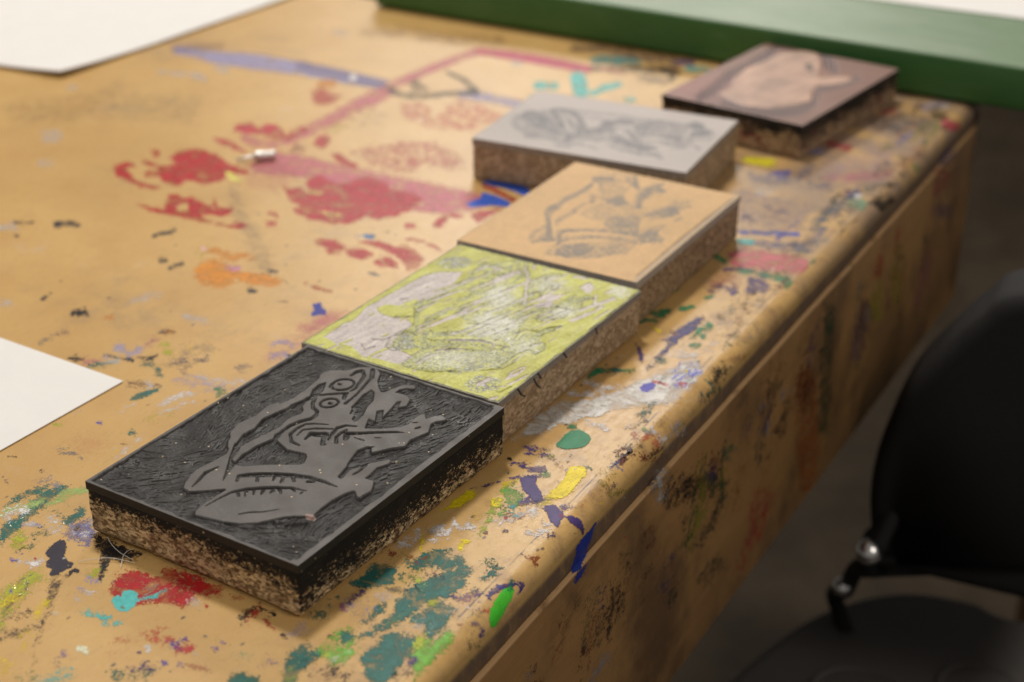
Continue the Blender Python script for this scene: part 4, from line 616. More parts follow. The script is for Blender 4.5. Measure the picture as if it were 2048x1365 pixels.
# ------------------------------------------------------------------ printing blocks
WD, HT, TH = 0.09555237397655449, 0.1223207668335818, .022
BL = [[-6.970e-02,4.413e-01,-5.602e-01,1.150e-02,2.750e-02,-3.100e-03],[-5.200e-03,5.516e-01,-5.465e-01,8.400e-03,-1.640e-02,4.000e-04],
 [5.560e-02,6.604e-01,-5.165e-01,-1.420e-02,-1.720e-02,3.770e-02],[9.020e-02,7.951e-01,-4.244e-01,-5.390e-02,1.230e-02,5.300e-02],[1.640e-01,8.777e-01,-6.249e-01,-2.530e-02,7.330e-02,-8.800e-02]]
class Blk:
    def __init__(s, i, res):
        x, y, th, dw, dh, dt = BL[i]
        if i == 3: s.a, s.c = HT*math.exp(dh), WD*math.exp(dw)
        else: s.a, s.c = WD*math.exp(dw), HT*math.exp(dh)
        s.t = TH*math.exp(dt); u = np.array([math.cos(th), math.sin(th)]); v = np.array([-u[1], u[0]])
        Fp = np.array([x, y]); s.ctr = Fp-u*s.a/2+v*s.c/2; s.u, s.v, s.th = u, v, th
        s.M = Matrix(((u[0], v[0], 0, s.ctr[0]), (u[1], v[1], 0, s.ctr[1]), (0, 0, 1, 0.0004), (0, 0, 0, 1)))
        s.nx, s.ny = int(s.a/res)+1, int(s.c/res)+1
        gx = np.linspace(-s.a/2, s.a/2, s.nx); gy = np.linspace(-s.c/2, s.c/2, s.ny)
        s.X, s.Y = np.meshgrid(gx, gy); s.sh = s.X.shape; s.res = res
        W = s.ctr+np.outer(s.X.ravel(), u)+np.outer(s.Y.ravel(), v)
        s.px = proj(np.column_stack([W, np.full(len(W), s.t)]))
        s.edge = np.minimum(np.minimum(s.X+s.a/2, s.a/2-s.X), np.minimum(s.Y+s.c/2, s.c/2-s.Y))
    def P(s, k, pts): return (poly_sdf(s.px, src(k, pts)) > 0).reshape(s.sh)
    def Psd(s, k, pts): return poly_sdf(s.px, src(k, pts)).reshape(s.sh)
    def L(s, k, pts, w):
        z = K[k][2]; return (stroke_sdf(s.px, src(k, pts), (np.asarray(w)/z if not np.isscalar(w) else w/z)) > 0).reshape(s.sh)
    def local(s, k, p):
        q = at(*src(k, [p])[0], s.t)[:2]-s.ctr; return q@s.u, q@s.v
def sheet(name, b, Hh, colr, rgh, side, mat, parent, zb, inset=0.0):
    """linoleum sheet: relief top plus cut side walls down to zb"""
    ny, nx = b.sh; ex = 1-2*inset/b.a; ey = 1-2*inset/b.c
    wob = .00025*np.sin(b.Y*90+1)+.0002*np.sin(b.X*130)
    X = b.X*ex; Y = b.Y*ey
    V = [np.column_stack([X.ravel(), Y.ravel(), (b.t+Hh).ravel()])]; idx = np.arange(ny*nx).reshape(ny, nx)
    F = [np.stack([idx[:-1,:-1], idx[:-1,1:], idx[1:,1:], idx[1:,:-1]], -1).reshape(-1,4)]
    ring = np.concatenate([idx[0,:], idx[1:,-1], idx[-1,:-1][::-1], idx[1:-1,0][::-1]]); n = ny*nx; m = len(ring)
    rv = V[0][ring]; low = rv.copy(); low[:,2] = zb; mid = rv.copy(); mid[:,2] = (rv[:,2]*.6+zb*.4); mid[:, :2] *= (1+rng.standard_normal((m,1))*.00012)
    V += [rv, mid, low]; i = np.arange(m); j = (i+1) % m
    F += [np.stack([n+i, n+m+i, n+m+j, n+j], -1), np.stack([n+m+i, n+2*m+i, n+2*m+j, n+m+j], -1)]
    V = np.concatenate(V); me = np_mesh(name, V, np.concatenate(F), True)
    C = np.concatenate([np.column_stack([colr.reshape(-1,3), np.ones(n)]), np.tile((*side, 1), (3*m, 1))])
    C[n:n+3*m, :3] *= (1+.12*rng.standard_normal((3*m, 1)))
    set_attr(me, 'col', np.clip(C, 0, 1), 'FLOAT_COLOR'); set_attr(me, 'rgh', np.concatenate([rgh.ravel(), np.full(3*m, .6)]), 'FLOAT')
    return link(name, me, (mat,), parent)
def wood(name, b, z1, mat, parent, rough=.0003, rad=.0012, cuts=40, shrink=.0002, foot=0.0):
    bm = bmesh.new(); bm_box(bm, -b.a/2+shrink, b.a/2-shrink, -b.c/2+shrink, b.c/2-shrink, 0, z1)
    ed = [e for e in bm.edges if not (e.verts[0].co.z > z1*.9 and e.verts[1].co.z > z1*.9)]
    bot = [e for e in ed if e.verts[0].co.z < .001 and e.verts[1].co.z < .001]; up_ = [e for e in ed if e not in bot]
    bmesh.ops.bevel(bm, geom=up_, offset=min(rad, .0012), segments=3, affect='EDGES', profile=.5)
    bot = [e for e in bm.edges if e.verts[0].co.z < .001 and e.verts[1].co.z < .001]
    bmesh.ops.bevel(bm, geom=bot, offset=rad, segments=4, affect='EDGES', profile=.5)
    long = [e for e in bm.edges if e.calc_length() > .03]; bmesh.ops.subdivide_edges(bm, edges=long, cuts=cuts, use_grid_fill=True)
    vert = [e for e in bm.edges if abs(e.verts[0].co.z-e.verts[1].co.z) > .008]; bmesh.ops.subdivide_edges(bm, edges=vert, cuts=14, use_grid_fill=True)
    bmesh.ops.triangulate(bm, faces=[f for f in bm.faces if len(f.verts) > 4])
    bm.normal_update()
    for v in bm.verts:
        if v.co.z < .0001: continue
        f = 1-min(1, v.co.z/z1)
        k = rough*(mnoise.noise(v.co*700)+.8*mnoise.noise(v.co*230)) + foot*f*f*mnoise.noise(v.co*60)
        v.co.x += v.normal.x*k; v.co.y += v.normal.y*k
    return link(name, bm_mesh(bm, name, True), (mat,), parent)

GRP = 'printing blocks lined up along the table'
def gouges(b, n, ang, lw=(.9, 1.7), ln=(3, 11), seed=1, sel=None):
    g = random.Random(seed); G = np.zeros(b.sh); res = b.res*1000
    for _ in range(n):
        cx, cy = g.uniform(-b.a/2, b.a/2), g.uniform(-b.c/2, b.c/2)
        a = ang(cx, cy)+g.gauss(0, .16); L = g.uniform(*ln)/2/1000; w = g.uniform(*lw)/2/1000; dp = g.uniform(.55, 1.0)
        ix, iy = int((cx+b.a/2)/b.res), int((cy+b.c/2)/b.res); k = int((L+w)/b.res)+2
        x0, x1, y0, y1 = max(ix-k, 0), min(ix+k, b.nx), max(iy-k, 0), min(iy+k, b.ny)
        if x1 <= x0 or y1 <= y0: continue
        X = b.X[y0:y1, x0:x1]-cx; Y = b.Y[y0:y1, x0:x1]-cy; u = X*math.sin(a)+Y*math.cos(a); v = X*math.cos(a)-Y*math.sin(a)+.06*u*u/L*g.choice([-1, 1])
        al = np.clip((L-np.abs(u))/(w*1.6), 0, 1); ww = w*(.45+.55*al); pr = dp*np.clip(1-(v/ww)**2, 0, 1)*np.sqrt(al)
        G[y0:y1, x0:x1] = np.maximum(G[y0:y1, x0:x1]*.55*(pr > 0)+G[y0:y1, x0:x1]*(pr <= 0), pr)
    return G
# frog figure of block one -------------------------------------------------
b0 = Blk(0, .00024)
SIL = [('A',[(0,625),(150,560),(280,470),(400,370),(445,330),(455,290),(500,262),(590,240),(760,245),(880,212),(1000,205),(1075,208),(1130,255),(1140,285),(1110,360),(1125,440),(1150,490),(1190,495),(1260,460),(1390,412),(1520,410),(1545,430),(1530,455),(1440,445),(1360,460),(1310,495),(1390,512),(1460,545),(1480,575),(1440,645),(1340,665),(1380,590),(1330,600),(1270,670),(1180,765),(1165,770),(1180,690),(1100,705),(1080,820),(1010,790),(975,870),(965,905),(1200,905),(1360,890),(1470,850),(1520,795),(1600,745),(1650,740),(1665,800),(1710,775),(1830,750),(1895,790),(1870,812),(1770,825),(1715,855),(1690,945),(1570,995),(1480,1035),(1425,1105),(1250,1130),(1040,1180),(1035,1130),(1080,1110),(985,1110),(880,1150),(820,1230),(770,1300)]),
       ('C',[(765,415),(655,545),(690,570),(720,550),(790,470),(960,420),(1000,395),(1100,375),(1250,345),(1265,370),(1220,400),(1100,440),(1040,500),(960,560),(1000,575),(1070,590),(1060,650),(1035,705),(960,745),(905,780),(870,760),(850,700),(800,710),(720,740),(590,810),(480,890),(390,970),(380,1010)]),
       ('B',[(1560,990),(1400,990),(1290,1000),(1180,1025),(1000,1065),(800,1075),(620,1055),(450,1015),(280,975),(290,930),(400,840),(560,740),(620,700),(540,690),(230,715),(150,670),(165,620),(230,530),(300,460),(400,410),(520,350),(640,280),(665,230),(655,190),(660,130),(690,60)]),
       ('Z',[(700,470),(705,425),(740,385),(820,350),(880,300),(930,287)])]
allp = np.concatenate([src(k, p) for k, p in SIL])
def silm(b): return (poly_sdf(b.px, allp) > 0).reshape(b.sh)
frog = silm(b0)
cut = np.zeros(b0.sh, bool)
for k, p in [('A',[(525,375),(440,400),(370,460),(340,530),(250,580),(130,630),(60,680),(0,700),(-200,790),(-290,900),(-420,1010),(-520,1080),(-570,1220),(-600,1340),(-625,1440),(-661,1520),(-590,1410),(-516,1320),(-550,1260),(-490,1190),(-450,1110),(-260,1010),(-150,960),(0,880),(60,820),(120,780),(230,740),(265,700),(255,650),(300,600),(400,560),(440,520),(490,470)]),
             ('B',[(590,610),(645,440),(680,310),(720,250),(760,150),(830,60),(900,20),(1000,-30),(1100,20),(990,100),(860,160),(800,200),(760,270),(700,345),(735,410),(660,500)]),
             ('B',[(745,405),(700,350),(830,285),(980,190),(1120,130),(1190,100),(1240,150),(1330,230),(1550,280),(1555,320),(1520,390),(1470,405),(1100,405),(830,425)]),
             ('A',[(1040,460),(1075,490),(1060,590),(990,660),(940,760),(860,835),(815,800),(850,750),(790,740),(820,680),(810,660),(870,600),(940,520)])]: cut |= b0.P(k, p)
inner_strip = b0.P('B', [(700,345),(760,270),(810,200),(990,105),(1200,30),(1180,100),(1110,130),(980,185),(900,240),(830,280),(740,375)])
for k, p, w in [('A',[(395,565),(370,620),(375,670),(425,710),(410,755),(350,795),(230,825),(120,870),(40,925),(-30,985)],36),('A',[(-30,985),(-60,1010)],60),
 ('A',[(570,430),(590,400)],30),('A',[(668,398),(690,402)],24),('A',[(810,300),(870,260),(940,250),(960,300),(930,350),(890,400),(860,450),(800,480)],[28,36,40,36,36,30,24,14]),
 ('A',[(450,525),(560,515),(700,505),(770,500)],22),('A',[(745,515),(725,560)],40),('A',[(560,618),(585,620)],28),
 ('A',[(1025,345),(960,420),(880,510),(810,570),(740,620)],[30,26,26,24,28]),('A',[(1055,240),(1045,320)],50),
 ('A',[(215,1095),(130,1055),(115,970),(190,905),(290,855),(400,850),(550,860)],[22,32,32,26,20,16,10]),('A',[(190,985),(260,920),(400,905),(600,910)],[10,20,20,14]),
 ('A',[(285,1025),(350,965),(430,975),(530,970)],[20,46,60,50]),('A',[(510,970),(480,1080),(515,1085)],[50,45,20]),('A',[(550,1030),(590,970),(650,900),(750,870),(870,880)],[24,40,34,24,14]),
 ('A',[(640,1060),(640,1000),(700,950),(760,920)],[40,34,26,20]),('A',[(740,1025),(750,965),(900,960),(1100,950),(1330,945),(1410,952)],[40,46,34,26,22,8]),('A',[(850,1010),(950,1040)],14),('A',[(780,1000),(760,1030)],20),
 ('A',[(1510,840),(1560,835)],12),('A',[(1540,905),(1590,890)],20),('A',[(1080,1010),(1150,1012)],9),
 ('B',[(760,590),(780,535),(900,525),(1050,520),(1200,520),(1400,530),(1600,555),(1750,600),(1900,660)],[30,34,50,56,52,50,42,36,10]),
 ('B',[(1000,540),(990,590)],34),('B',[(1190,545),(1175,580)],24),('B',[(1290,550),(1265,605)],30),('B',[(1400,560),(1410,590)],34),('B',[(1560,600),(1640,600)],26),
 ('B',[(400,880),(560,790),(700,720),(850,690),(1000,675),(1200,668),(1400,672),(1550,705)],[8,16,26,34,36,36,26,8]),
 ('B',[(870,700),(850,770)],[40,10]),('B',[(960,690),(945,750)],[30,10]),('B',[(1060,700),(1035,745)],[40,14]),('B',[(1170,700),(1140,730)],[40,14]),('B',[(1250,690),(1260,735)],[50,14]),('B',[(1400,690),(1425,715)],[30,10]),('B',[(1510,715),(1480,740)],12),('B',[(770,720),(780,760)],30),
 ('B',[(250,660),(330,580),(400,500),(550,430)],[8,32,34,14]),('B',[(230,720),(400,712),(620,692)],24),('B',[(780,970),(900,950),(1050,945),(1250,915)],[10,16,12,6]),('C',[(830,520),(900,480),(980,410)],[14,24,26])]: cut |= b0.L(k, p, w)
for k, c, r, w in [('A',(715,405),(130,60),24),('A',(560,615),(105,48),24)]:
    an = np.linspace(0, 2*math.pi, 25); cut |= b0.L(k, [(c[0]+r[0]*math.cos(a), c[1]+r[1]*math.sin(a)-r[0]*.12*math.cos(a)) for a in an], w)
frog = (frog & ~(cut & ~inner_strip))
rimw = np.where(b0.X > b0.a/2-.004, .0027, .0011)
rim = b0.edge < (rimw+.0002*fnoise(b0.sh, 6))
m = (frog | rim).astype(float)
pm = np.pad(m, 16, mode='edge'); ms = blur(pm, .75)[16:-16, 16:-16]; mw = blur(pm, 5)[16:-16, 16:-16]
sm = np.clip((ms-.3)/.4, 0, 1)
dn = fnoise(b0.sh, 4.5, 60, -.12); dn2 = fnoise(b0.sh, 3.5, 24, .35); dn3 = fnoise(b0.sh, 9, 60, -.25); lo = fnoise(b0.sh, 26)
def field(x, y):
    if y < -.02 and x < .0: return 1.1+.5*math.sin(x*70)      # short cuts across, at the lower left
    if y < -.045: return 1.2
    return .12+.35*math.sin(y*45+x*30)
G0 = gouges(b0, 2300, field)
fgap = np.clip(.5-mw, 0, .5)*2
floorh = -.00085-.00048*G0*(.45+.55*fgap)-.0004*fgap+.00010*dn+.00012*lo+.000018*fnoise(b0.sh, 1.4)+.00018*np.clip(fnoise(b0.sh, 1.8, 4, .3)-1.9, 0, 2)
# stray burr at the foot of the figure
burr = b0.L('B', [(1200,1045),(1330,1050),(1570,1055)], [40,50,20]).astype(float); floorh += .0011*blur(burr, 1.5)
burr2 = b0.L('B', [(640,1110),(800,1090),(1100,1090)], [20,40,20]).astype(float); floorh += .0006*blur(burr2, 2)
H0 = floorh*(1-sm)+(.000012*fnoise(b0.sh, 3))*sm
blot = b0.L('A', [(1260,1050),(1350,1010)], 60)|b0.L('B', [(1240,790),(1340,780)], 60)
H0 -= .00012*blur(blot.astype(float), 3)
base = np.array([.0150, .0125, .0110]); hi = np.array([.106, .094, .087])  # raised parts greyer than the cuts: their sheen is put into the ink colour
C0 = base+(hi-base)*sm[..., None]; C0 *= (1+.10*fnoise(b0.sh, 20)[..., None]*(1-.5*sm[..., None]))
dust_sheen = np.clip(fnoise(b0.sh, .8)-2.3, 0, 1)*(1-sm); C0 += (dust_sheen*.22)[..., None]*np.array([.9, .8, .65])
smear = b0.L('B', [(1560,985),(1640,1000)], 40); C0[smear] = (.30, .20, .17)
R0 = .52+.02*sm+.05*fnoise(b0.sh, 8)
for _ in range(22):          # pale crumbs of cork and wood left in the cuts
    x = rng.uniform(-b0.a/2+.004, b0.a/2-.004); y = rng.uniform(-b0.c/2+.004, b0.c/2-.004); r = rng.uniform(.00018, .00042); q = (np.hypot((b0.X-x), (b0.Y-y)*.7) < r) & (sm < .3); C0[q] = (.36, .29, .18); H0[q] += .0003
blk1 = empty('printing_block', b0.M); tag(blk1, 'black inked block nearest the camera with a carved frog in raised relief', 'printing block', GRP)
LZ = b0.t-.0034
def add_attr_mat(n, **k): return mat_attr(n, **k)
sheet('linoleum', b0, H0, C0, np.clip(R0, .2, .9), (.016, .015, .015), add_attr_mat('inked_linoleum', sparkle=.008, bumpd=.00008), blk1, LZ+.0001)
wood('wood_base', b0, LZ, mat_board('inked_chipboard', (.17, .10, .045), (.86, .66, .40), .8, ink=1, red=.5), blk1, rough=.00035, rad=.0032, cuts=60, foot=.0012, shrink=.00005)

# block two: olive reduction block -----------------------------------------
b1 = Blk(1, .00028)
def uvmask(b, srcm=frog, b_=b0):
    ix = np.clip(((b.X/b.a+.5)*(b_.nx-1)).astype(int), 0, b_.nx-1); iy = np.clip(((b.Y/b.c+.5)*(b_.ny-1)).astype(int), 0, b_.ny-1); return srcm[iy, ix]
sil1 = uvmask(b1, silm(b0)); fr1 = uvmask(b1); n = lambda *a, **k: fnoise(b1.sh, *a, **k)
yel = np.array([.44, .43, .085]); yel2 = np.array([.56, .56, .13]); pk = np.array([.56, .49, .46])
C1 = yel+(yel2-yel)*np.clip(.5+.35*n(12)+.25*n(2, 16, -.2), 0, 1)[..., None]
H1 = .00003*n(2, 16, -.2)
pinkm = b1.P('Y',[(185,650),(300,575),(350,560),(430,480),(540,420),(640,365),(740,310),(830,290),(960,290),(920,340),(860,390),(800,420),(730,440),(690,470),(660,530),(600,545),(660,560),(680,590),(600,640),(560,700),(640,740),(690,760),(600,805),(480,770),(400,760),(340,700),(260,690)])
pinkm &= ~b1.P('Y',[(480,490),(540,470),(600,480),(700,440),(720,470),(690,500),(660,530),(580,545),(500,520)])
for k, p, w in [('F',[(1260,580),(1400,530),(1640,450)],35),('F',[(1150,700),(1350,620),(1500,540)],40),('F',[(1420,680),(1620,560)],20),('F',[(1430,420),(1420,510)],35),('F',[(620,90),(660,200),(620,500)],[30,40,40]),('F',[(740,60),(720,110)],30),('F',[(80,120),(200,80),(360,110)],30),('F',[(880,220),(1000,205)],24),('F',[(1180,200),(1330,215)],30),
  ('E',[(480,560),(640,490),(820,460),(1000,450),(1200,480)],[8,20,18,12,6]),('E',[(620,350),(900,350),(1150,362),(1330,410)],[6,22,26,12]),('E',[(1380,680),(1560,570),(1640,500)],[8,20,8]),('E',[(1200,860),(1110,850),(1250,790)],34),('E',[(1190,1030),(1290,1040)],30),('E',[(1300,890),(1500,860)],12),('E',[(1200,1040),(1330,1000)],30)]: pinkm |= b1.L(k, p, w)
for k, p in [('F',[(850,400),(1070,400),(960,500),(900,560),(740,560),(780,470)]),('F',[(1240,320),(1330,270),(1370,260),(1420,330),(1350,400)]),('E',[(1400,820),(1480,720),(1600,660),(1660,650),(1650,690),(1560,760)])]: pinkm |= b1.P(k, p)
streak = (n(1.6, 22, -.25) > .75) & b1.P('Y',[(700,480),(840,300),(1000,250),(1400,300),(1600,420),(1500,560),(1250,640),(700,640)])
pinkm |= streak
pinkm ^= (n(1.8, 12, -.2) > 2.0)
ps = np.clip((blur(pinkm.astype(float), .9)-.25)*2, 0, 1); C1 = C1*(1-ps[..., None])+pk*(1+.06*n(2, 14, -.2))[..., None]*ps[..., None]
H1 -= .0003*ps
# thin raised ridges, coloured darker, where the gouge stopped
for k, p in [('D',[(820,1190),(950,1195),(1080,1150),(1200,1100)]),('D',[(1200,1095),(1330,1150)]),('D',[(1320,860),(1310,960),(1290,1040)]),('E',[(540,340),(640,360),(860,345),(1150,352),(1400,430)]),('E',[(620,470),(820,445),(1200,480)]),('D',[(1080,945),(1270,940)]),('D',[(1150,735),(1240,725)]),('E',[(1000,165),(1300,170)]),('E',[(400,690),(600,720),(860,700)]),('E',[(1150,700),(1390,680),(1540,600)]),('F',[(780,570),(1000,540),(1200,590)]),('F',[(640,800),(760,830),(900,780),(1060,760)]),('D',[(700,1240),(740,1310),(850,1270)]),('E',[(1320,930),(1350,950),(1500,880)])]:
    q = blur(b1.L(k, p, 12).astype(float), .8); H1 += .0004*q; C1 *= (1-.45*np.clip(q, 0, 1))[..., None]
fs = np.clip((blur(fr1.astype(float), 1.2)-.3)*2, 0, 1)*(n(1.2) > -.6)*(1-ps*.6)
olv = np.array([.235, .245, .11]); C1 = C1*(1-.82*fs[..., None])+olv*(.82*fs[..., None])*(1+.30*n(1.0))[..., None]
silver_sheen = np.array([.68, .67, .60])  # whitish sheen of the silvery ink, painted into the sheet colour
def sheen_zone(k, c, r, amt, th=.3):
    global C1
    P = b1.px; c_ = src(k, [c])[0]; z = K[k][2]; d = np.exp(-((P[:,0]-c_[0])**2/(r[0]/z)**2+(P[:,1]-c_[1])**2/(r[1]/z)**2)).reshape(b1.sh)
    a = np.clip(d*1.3-th*.6+.22*n(.9)+.25*n(2, 12, -.3)*d, 0, 1)*(d > .12)*amt; C1 = C1*(1-a[..., None])+silver_sheen*a[..., None]
sheen_zone('E', (1300, 190), (300, 170), .9); sheen_zone('F', (330, 440), (190, 130), .85); sheen_zone('E', (1000, 570), (520, 110), .28); sheen_zone('F', (1700, 370), (110, 60), .8, .1); sheen_zone('F', (900, 300), (200, 100), .5); sheen_zone('F',(1080,600),(180,70),.7); sheen_zone('E',(1640,420),(180,110),.6); sheen_zone('E',(750,560),(300,90),.4)
gp = (b1.P('D',[(1560,330),(1600,290),(1700,262),(1850,265),(1960,290),(1960,340),(1880,385),(1740,400),(1620,380)])|b1.P('E',[(960,840),(1080,765),(1180,750),(1390,800),(1340,920),(1190,940),(1120,960),(1010,920)])|b1.P('E',[(790,720),(900,690),(1060,650),(1180,650),(1120,700),(900,735)])|b1.P('E',[(140,470),(150,400),(230,300),(330,270),(380,330),(380,440),(270,470)]))
ga = np.clip(blur(gp.astype(float), 2), 0, 1)*np.clip(.55+.4*n(.9), 0, 1); C1 = C1*(1-ga[..., None])+np.array([.22, .22, .22])*ga[..., None]; wh = (n(.8) > 1.6) & gp; C1[wh] = (.7, .7, .68)
pl = b1.L('E', [(1120,850),(1250,790)], 36); C1[pl] = pk
dk = np.clip(.5*(n(1.4)-1.0), 0, 1)*sil1*.8; C1 *= (1-.55*dk)[..., None]
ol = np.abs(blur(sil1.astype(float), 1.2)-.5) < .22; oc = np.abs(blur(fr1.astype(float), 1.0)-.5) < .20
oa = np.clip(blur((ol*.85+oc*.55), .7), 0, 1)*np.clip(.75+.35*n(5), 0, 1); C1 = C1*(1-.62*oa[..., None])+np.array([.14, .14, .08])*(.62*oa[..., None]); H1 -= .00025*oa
G1 = gouges(b1, 900, lambda x, y: .15+.3*math.sin(y*50), seed=4); H1 -= .00016*G1*np.clip(ps+.25, 0, 1); C1 *= (1-.10*G1*ps)[..., None]
C1 += .03*n(.9)[..., None]*np.array([1, 1, .6])
rimc = b1.edge < (.0008+.0002*n(8)); C1[rimc] = np.array([.20, .19, .12]); H1 -= .00025*blur((b1.edge < .0006).astype(float), 1)
H1 += .00004*n(1.2)+.00003*n(1.5, 14, -.15)
blk2 = empty('printing_block', b1.M); tag(blk2, 'block with a partly carved frog under smeared yellow green ink, touching the black inked block', 'printing block', GRP)
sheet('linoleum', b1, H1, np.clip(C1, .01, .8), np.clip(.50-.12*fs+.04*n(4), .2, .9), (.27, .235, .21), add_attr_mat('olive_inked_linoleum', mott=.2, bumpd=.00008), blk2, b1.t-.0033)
MDF = mat_board('brown_fibreboard', (.27, .18, .105), (.62, .46, .31), .8)
wood('wood_base', b1, b1.t-.0034, MDF, blk2, rough=.0001, rad=.0030, cuts=30)
M_PEN = mat_simple('black_marker', (.006, .006, .008), (.012, .011, .013), 500, .45, .00002)
for (p, q) in (((790,705),(835,805)),((1420-1024+1024,0),(0,0))):
    pass
def pen_marks():
    # ticks on the right-hand side wall, measured in the E and F details
    for k, pts, w in (('E',[(1560,900),(1610,975),(1650,995)],26),('E',[(1745,790),(1790,870),(1825,900)],26),('E',[(1790,730),(1835,790)],30),('F',[(1055,1055),(1105,1125)],30),('F',[(1425,785),(1450,855)],26)):
        # intersect with the plane x = a/2 of the block
        P = src(k, pts); out = []
        for p in P:
            d = ray(*p); c0 = np.array([b1.ctr[0], b1.ctr[1]])+b1.u*(b1.a/2)
            kk = ((c0-CAM[:2])@b1.u)/(d[:2]@b1.u); h = CAM+kk*d; out.append(((h[:2]-b1.ctr)@b1.v, h[2]))
        z = K[k][2]; hw = w/z/2*.58/FPX*1.15
        bm = bmesh.new(); L = []; Rr = []; X = b1.a/2+.00022
        for i, (y, zz) in enumerate(out):
            ww = hw*(1.0 if i == 0 else .8); L.append(bm.verts.new((X, y-ww, min(zz, b1.t-.0003)))); Rr.append(bm.verts.new((X, y+ww, min(zz, b1.t-.0003))))
        for i in range(len(L)-1): bm.faces.new((L[i], Rr[i], Rr[i+1], L[i+1]))
        r = bmesh.ops.extrude_face_region(bm, geom=list(bm.faces)); bmesh.ops.translate(bm, vec=(-.0003, 0, 0), verts=[v for v in r['geom'] if isinstance(v, bmesh.types.BMVert)])
        bmesh.ops.recalc_face_normals(bm, faces=bm.faces); link('pen_mark', bm_mesh(bm, 'pen_mark'), (M_PEN,), blk2)
pen_marks()

# block three: tan sheet with a pencil frog ---------------------------------
b2 = Blk(2, .0004); n = lambda *a, **k: fnoise(b2.sh, *a, **k)
g = np.zeros(b2.sh)
def G(v, m):
    global g; g = np.maximum(g, v*m)
for v, p, w in [(.9,[(640,225),(580,270),(500,310),(420,350),(360,400),(290,440),(240,480),(255,560),(260,690)],[30,32,28,30,34,60,50,40,60]),(.9,[(665,172),(830,180)],[50,36]),(.5,[(715,220),(740,300)],30),(.8,[(655,325),(640,375)],[30,36]),(.7,[(950,150),(975,205)],26),(.9,[(1020,165),(1035,240)],[40,50]),(.7,[(320,550),(400,510),(480,465),(540,410)],[20,24,44,20]),(.8,[(345,745),(355,680),(390,640),(500,635),(640,635),(800,640),(960,665),(1050,690)],[36,30,26,24,24,30,34,30]),(.6,[(115,740),(90,705),(140,640),(205,600)],[26,14,10,8]),(.7,[(115,740),(200,720),(300,720)],[14,34,30]),(.6,[(380,725),(500,705),(640,695),(800,705),(900,720),(1040,745)],[20,34,34,30,36,30]),(.5,[(240,850),(280,790),(330,755)],[20,14,10]),(.5,[(1380,545),(1440,525)],26),(.5,[(700,120),(900,130)],10)]: G(v, b2.L('R4', p, w))
for v, p in [(.95,[(760,370),(880,330),(930,340),(940,380),(980,400),(880,420),(790,400)]),(.9,[(1050,340),(1110,270),(1200,230),(1300,210),(1250,250),(1310,290),(1260,300),(1200,290),(1130,340),(1080,400),(1080,440),(1010,440),(1040,410)]),(.9,[(1090,510),(1180,470),(1340,430),(1400,420),(1420,490),(1380,510),(1240,530),(1190,510)]),(.45,[(1340,430),(1420,380),(1500,370),(1530,430),(1450,450),(1400,470)]),(.62,[(740,570),(780,510),(900,510),(1080,520),(1060,600),(1050,690),(960,670),(870,650),(790,630)]),(.22,[(570,520),(600,430),(760,400),(950,400),(1090,450),(1080,520),(780,540)]),(.8,[(1060,690),(1130,640),(1160,620),(1200,640),(1320,590),(1230,640),(1230,680),(1290,710),(1260,750),(1200,740),(1100,750),(1060,770)]),(.85,[(310,850),(330,800),(420,765),(540,755),(620,765),(640,820),(560,860),(420,880)]),(.5,[(540,755),(700,745),(850,745),(1000,770),(960,810),(860,850),(700,880),(560,890),(620,830)]),(.2,[(700,200),(940,200),(930,330),(760,350),(700,300)])]: G(v, b2.P('R4', p))
def uvx(b, srcm, U, V_):
    ix = np.clip((U*(b0.nx-1)).astype(int), 0, b0.nx-1); iy = np.clip((V_*(b0.ny-1)).astype(int), 0, b0.ny-1); return srcm[iy, ix]
fr2 = uvx(b2, frog, (b2.X/b2.a+.508)/.965, (b2.Y/b2.c+.488)/.975)
g = np.maximum(g, .34*fr2); g = np.clip(blur(g, .8)*(.85+.30*n(1.0)+.12*n(6)), 0, 1)
tan = np.array([.60, .37, .16]); C2 = tan*(1+.035*n(40)+.008*n(2, 20, .2)+.03*n(.9)+.02*n(4))[..., None]; pen = np.array([.165, .148, .128]); g = np.clip(g*1.25, 0, 1); C2 = C2*(1-.86*g[..., None])+pen*(.86*g[..., None])
rid = blur(b2.L('R4', [(1030,1055),(1200,910),(1340,790),(1500,660),(1680,520),(1900,350)], [10,14,12,14,20,10]).astype(float), 1.0); C2 = C2*(1-.75*np.clip(rid, 0, 1)[..., None])+np.array([.15, .14, .13])*(.75*np.clip(rid, 0, 1)[..., None])
H2 = -.0004*rid+.00001*n(3); xr = b2.X > b2.a/2-.0030; C2[xr] = C2[xr]*.55+np.array([.22, .19, .15])*.7
ed = b2.edge < .0007; C2[ed] *= .8
blk3 = empty('printing_block', b2.M); tag(blk3, 'tan linoleum block with a grey pencil frog drawing, beyond the yellow green block', 'printing block', GRP)
sheet('linoleum', b2, H2, np.clip(C2, .01, .8), np.full(b2.sh, .55), (.42, .37, .33), add_attr_mat('tan_linoleum', mott=.15), blk3, b2.t-.0036)
wood('wood_base', b2, b2.t-.0037, mat_board('brown_fibreboard_scuffed', (.20, .13, .075), (.52, .37, .235), .8), blk3, rough=.0001, rad=.0012, cuts=30)

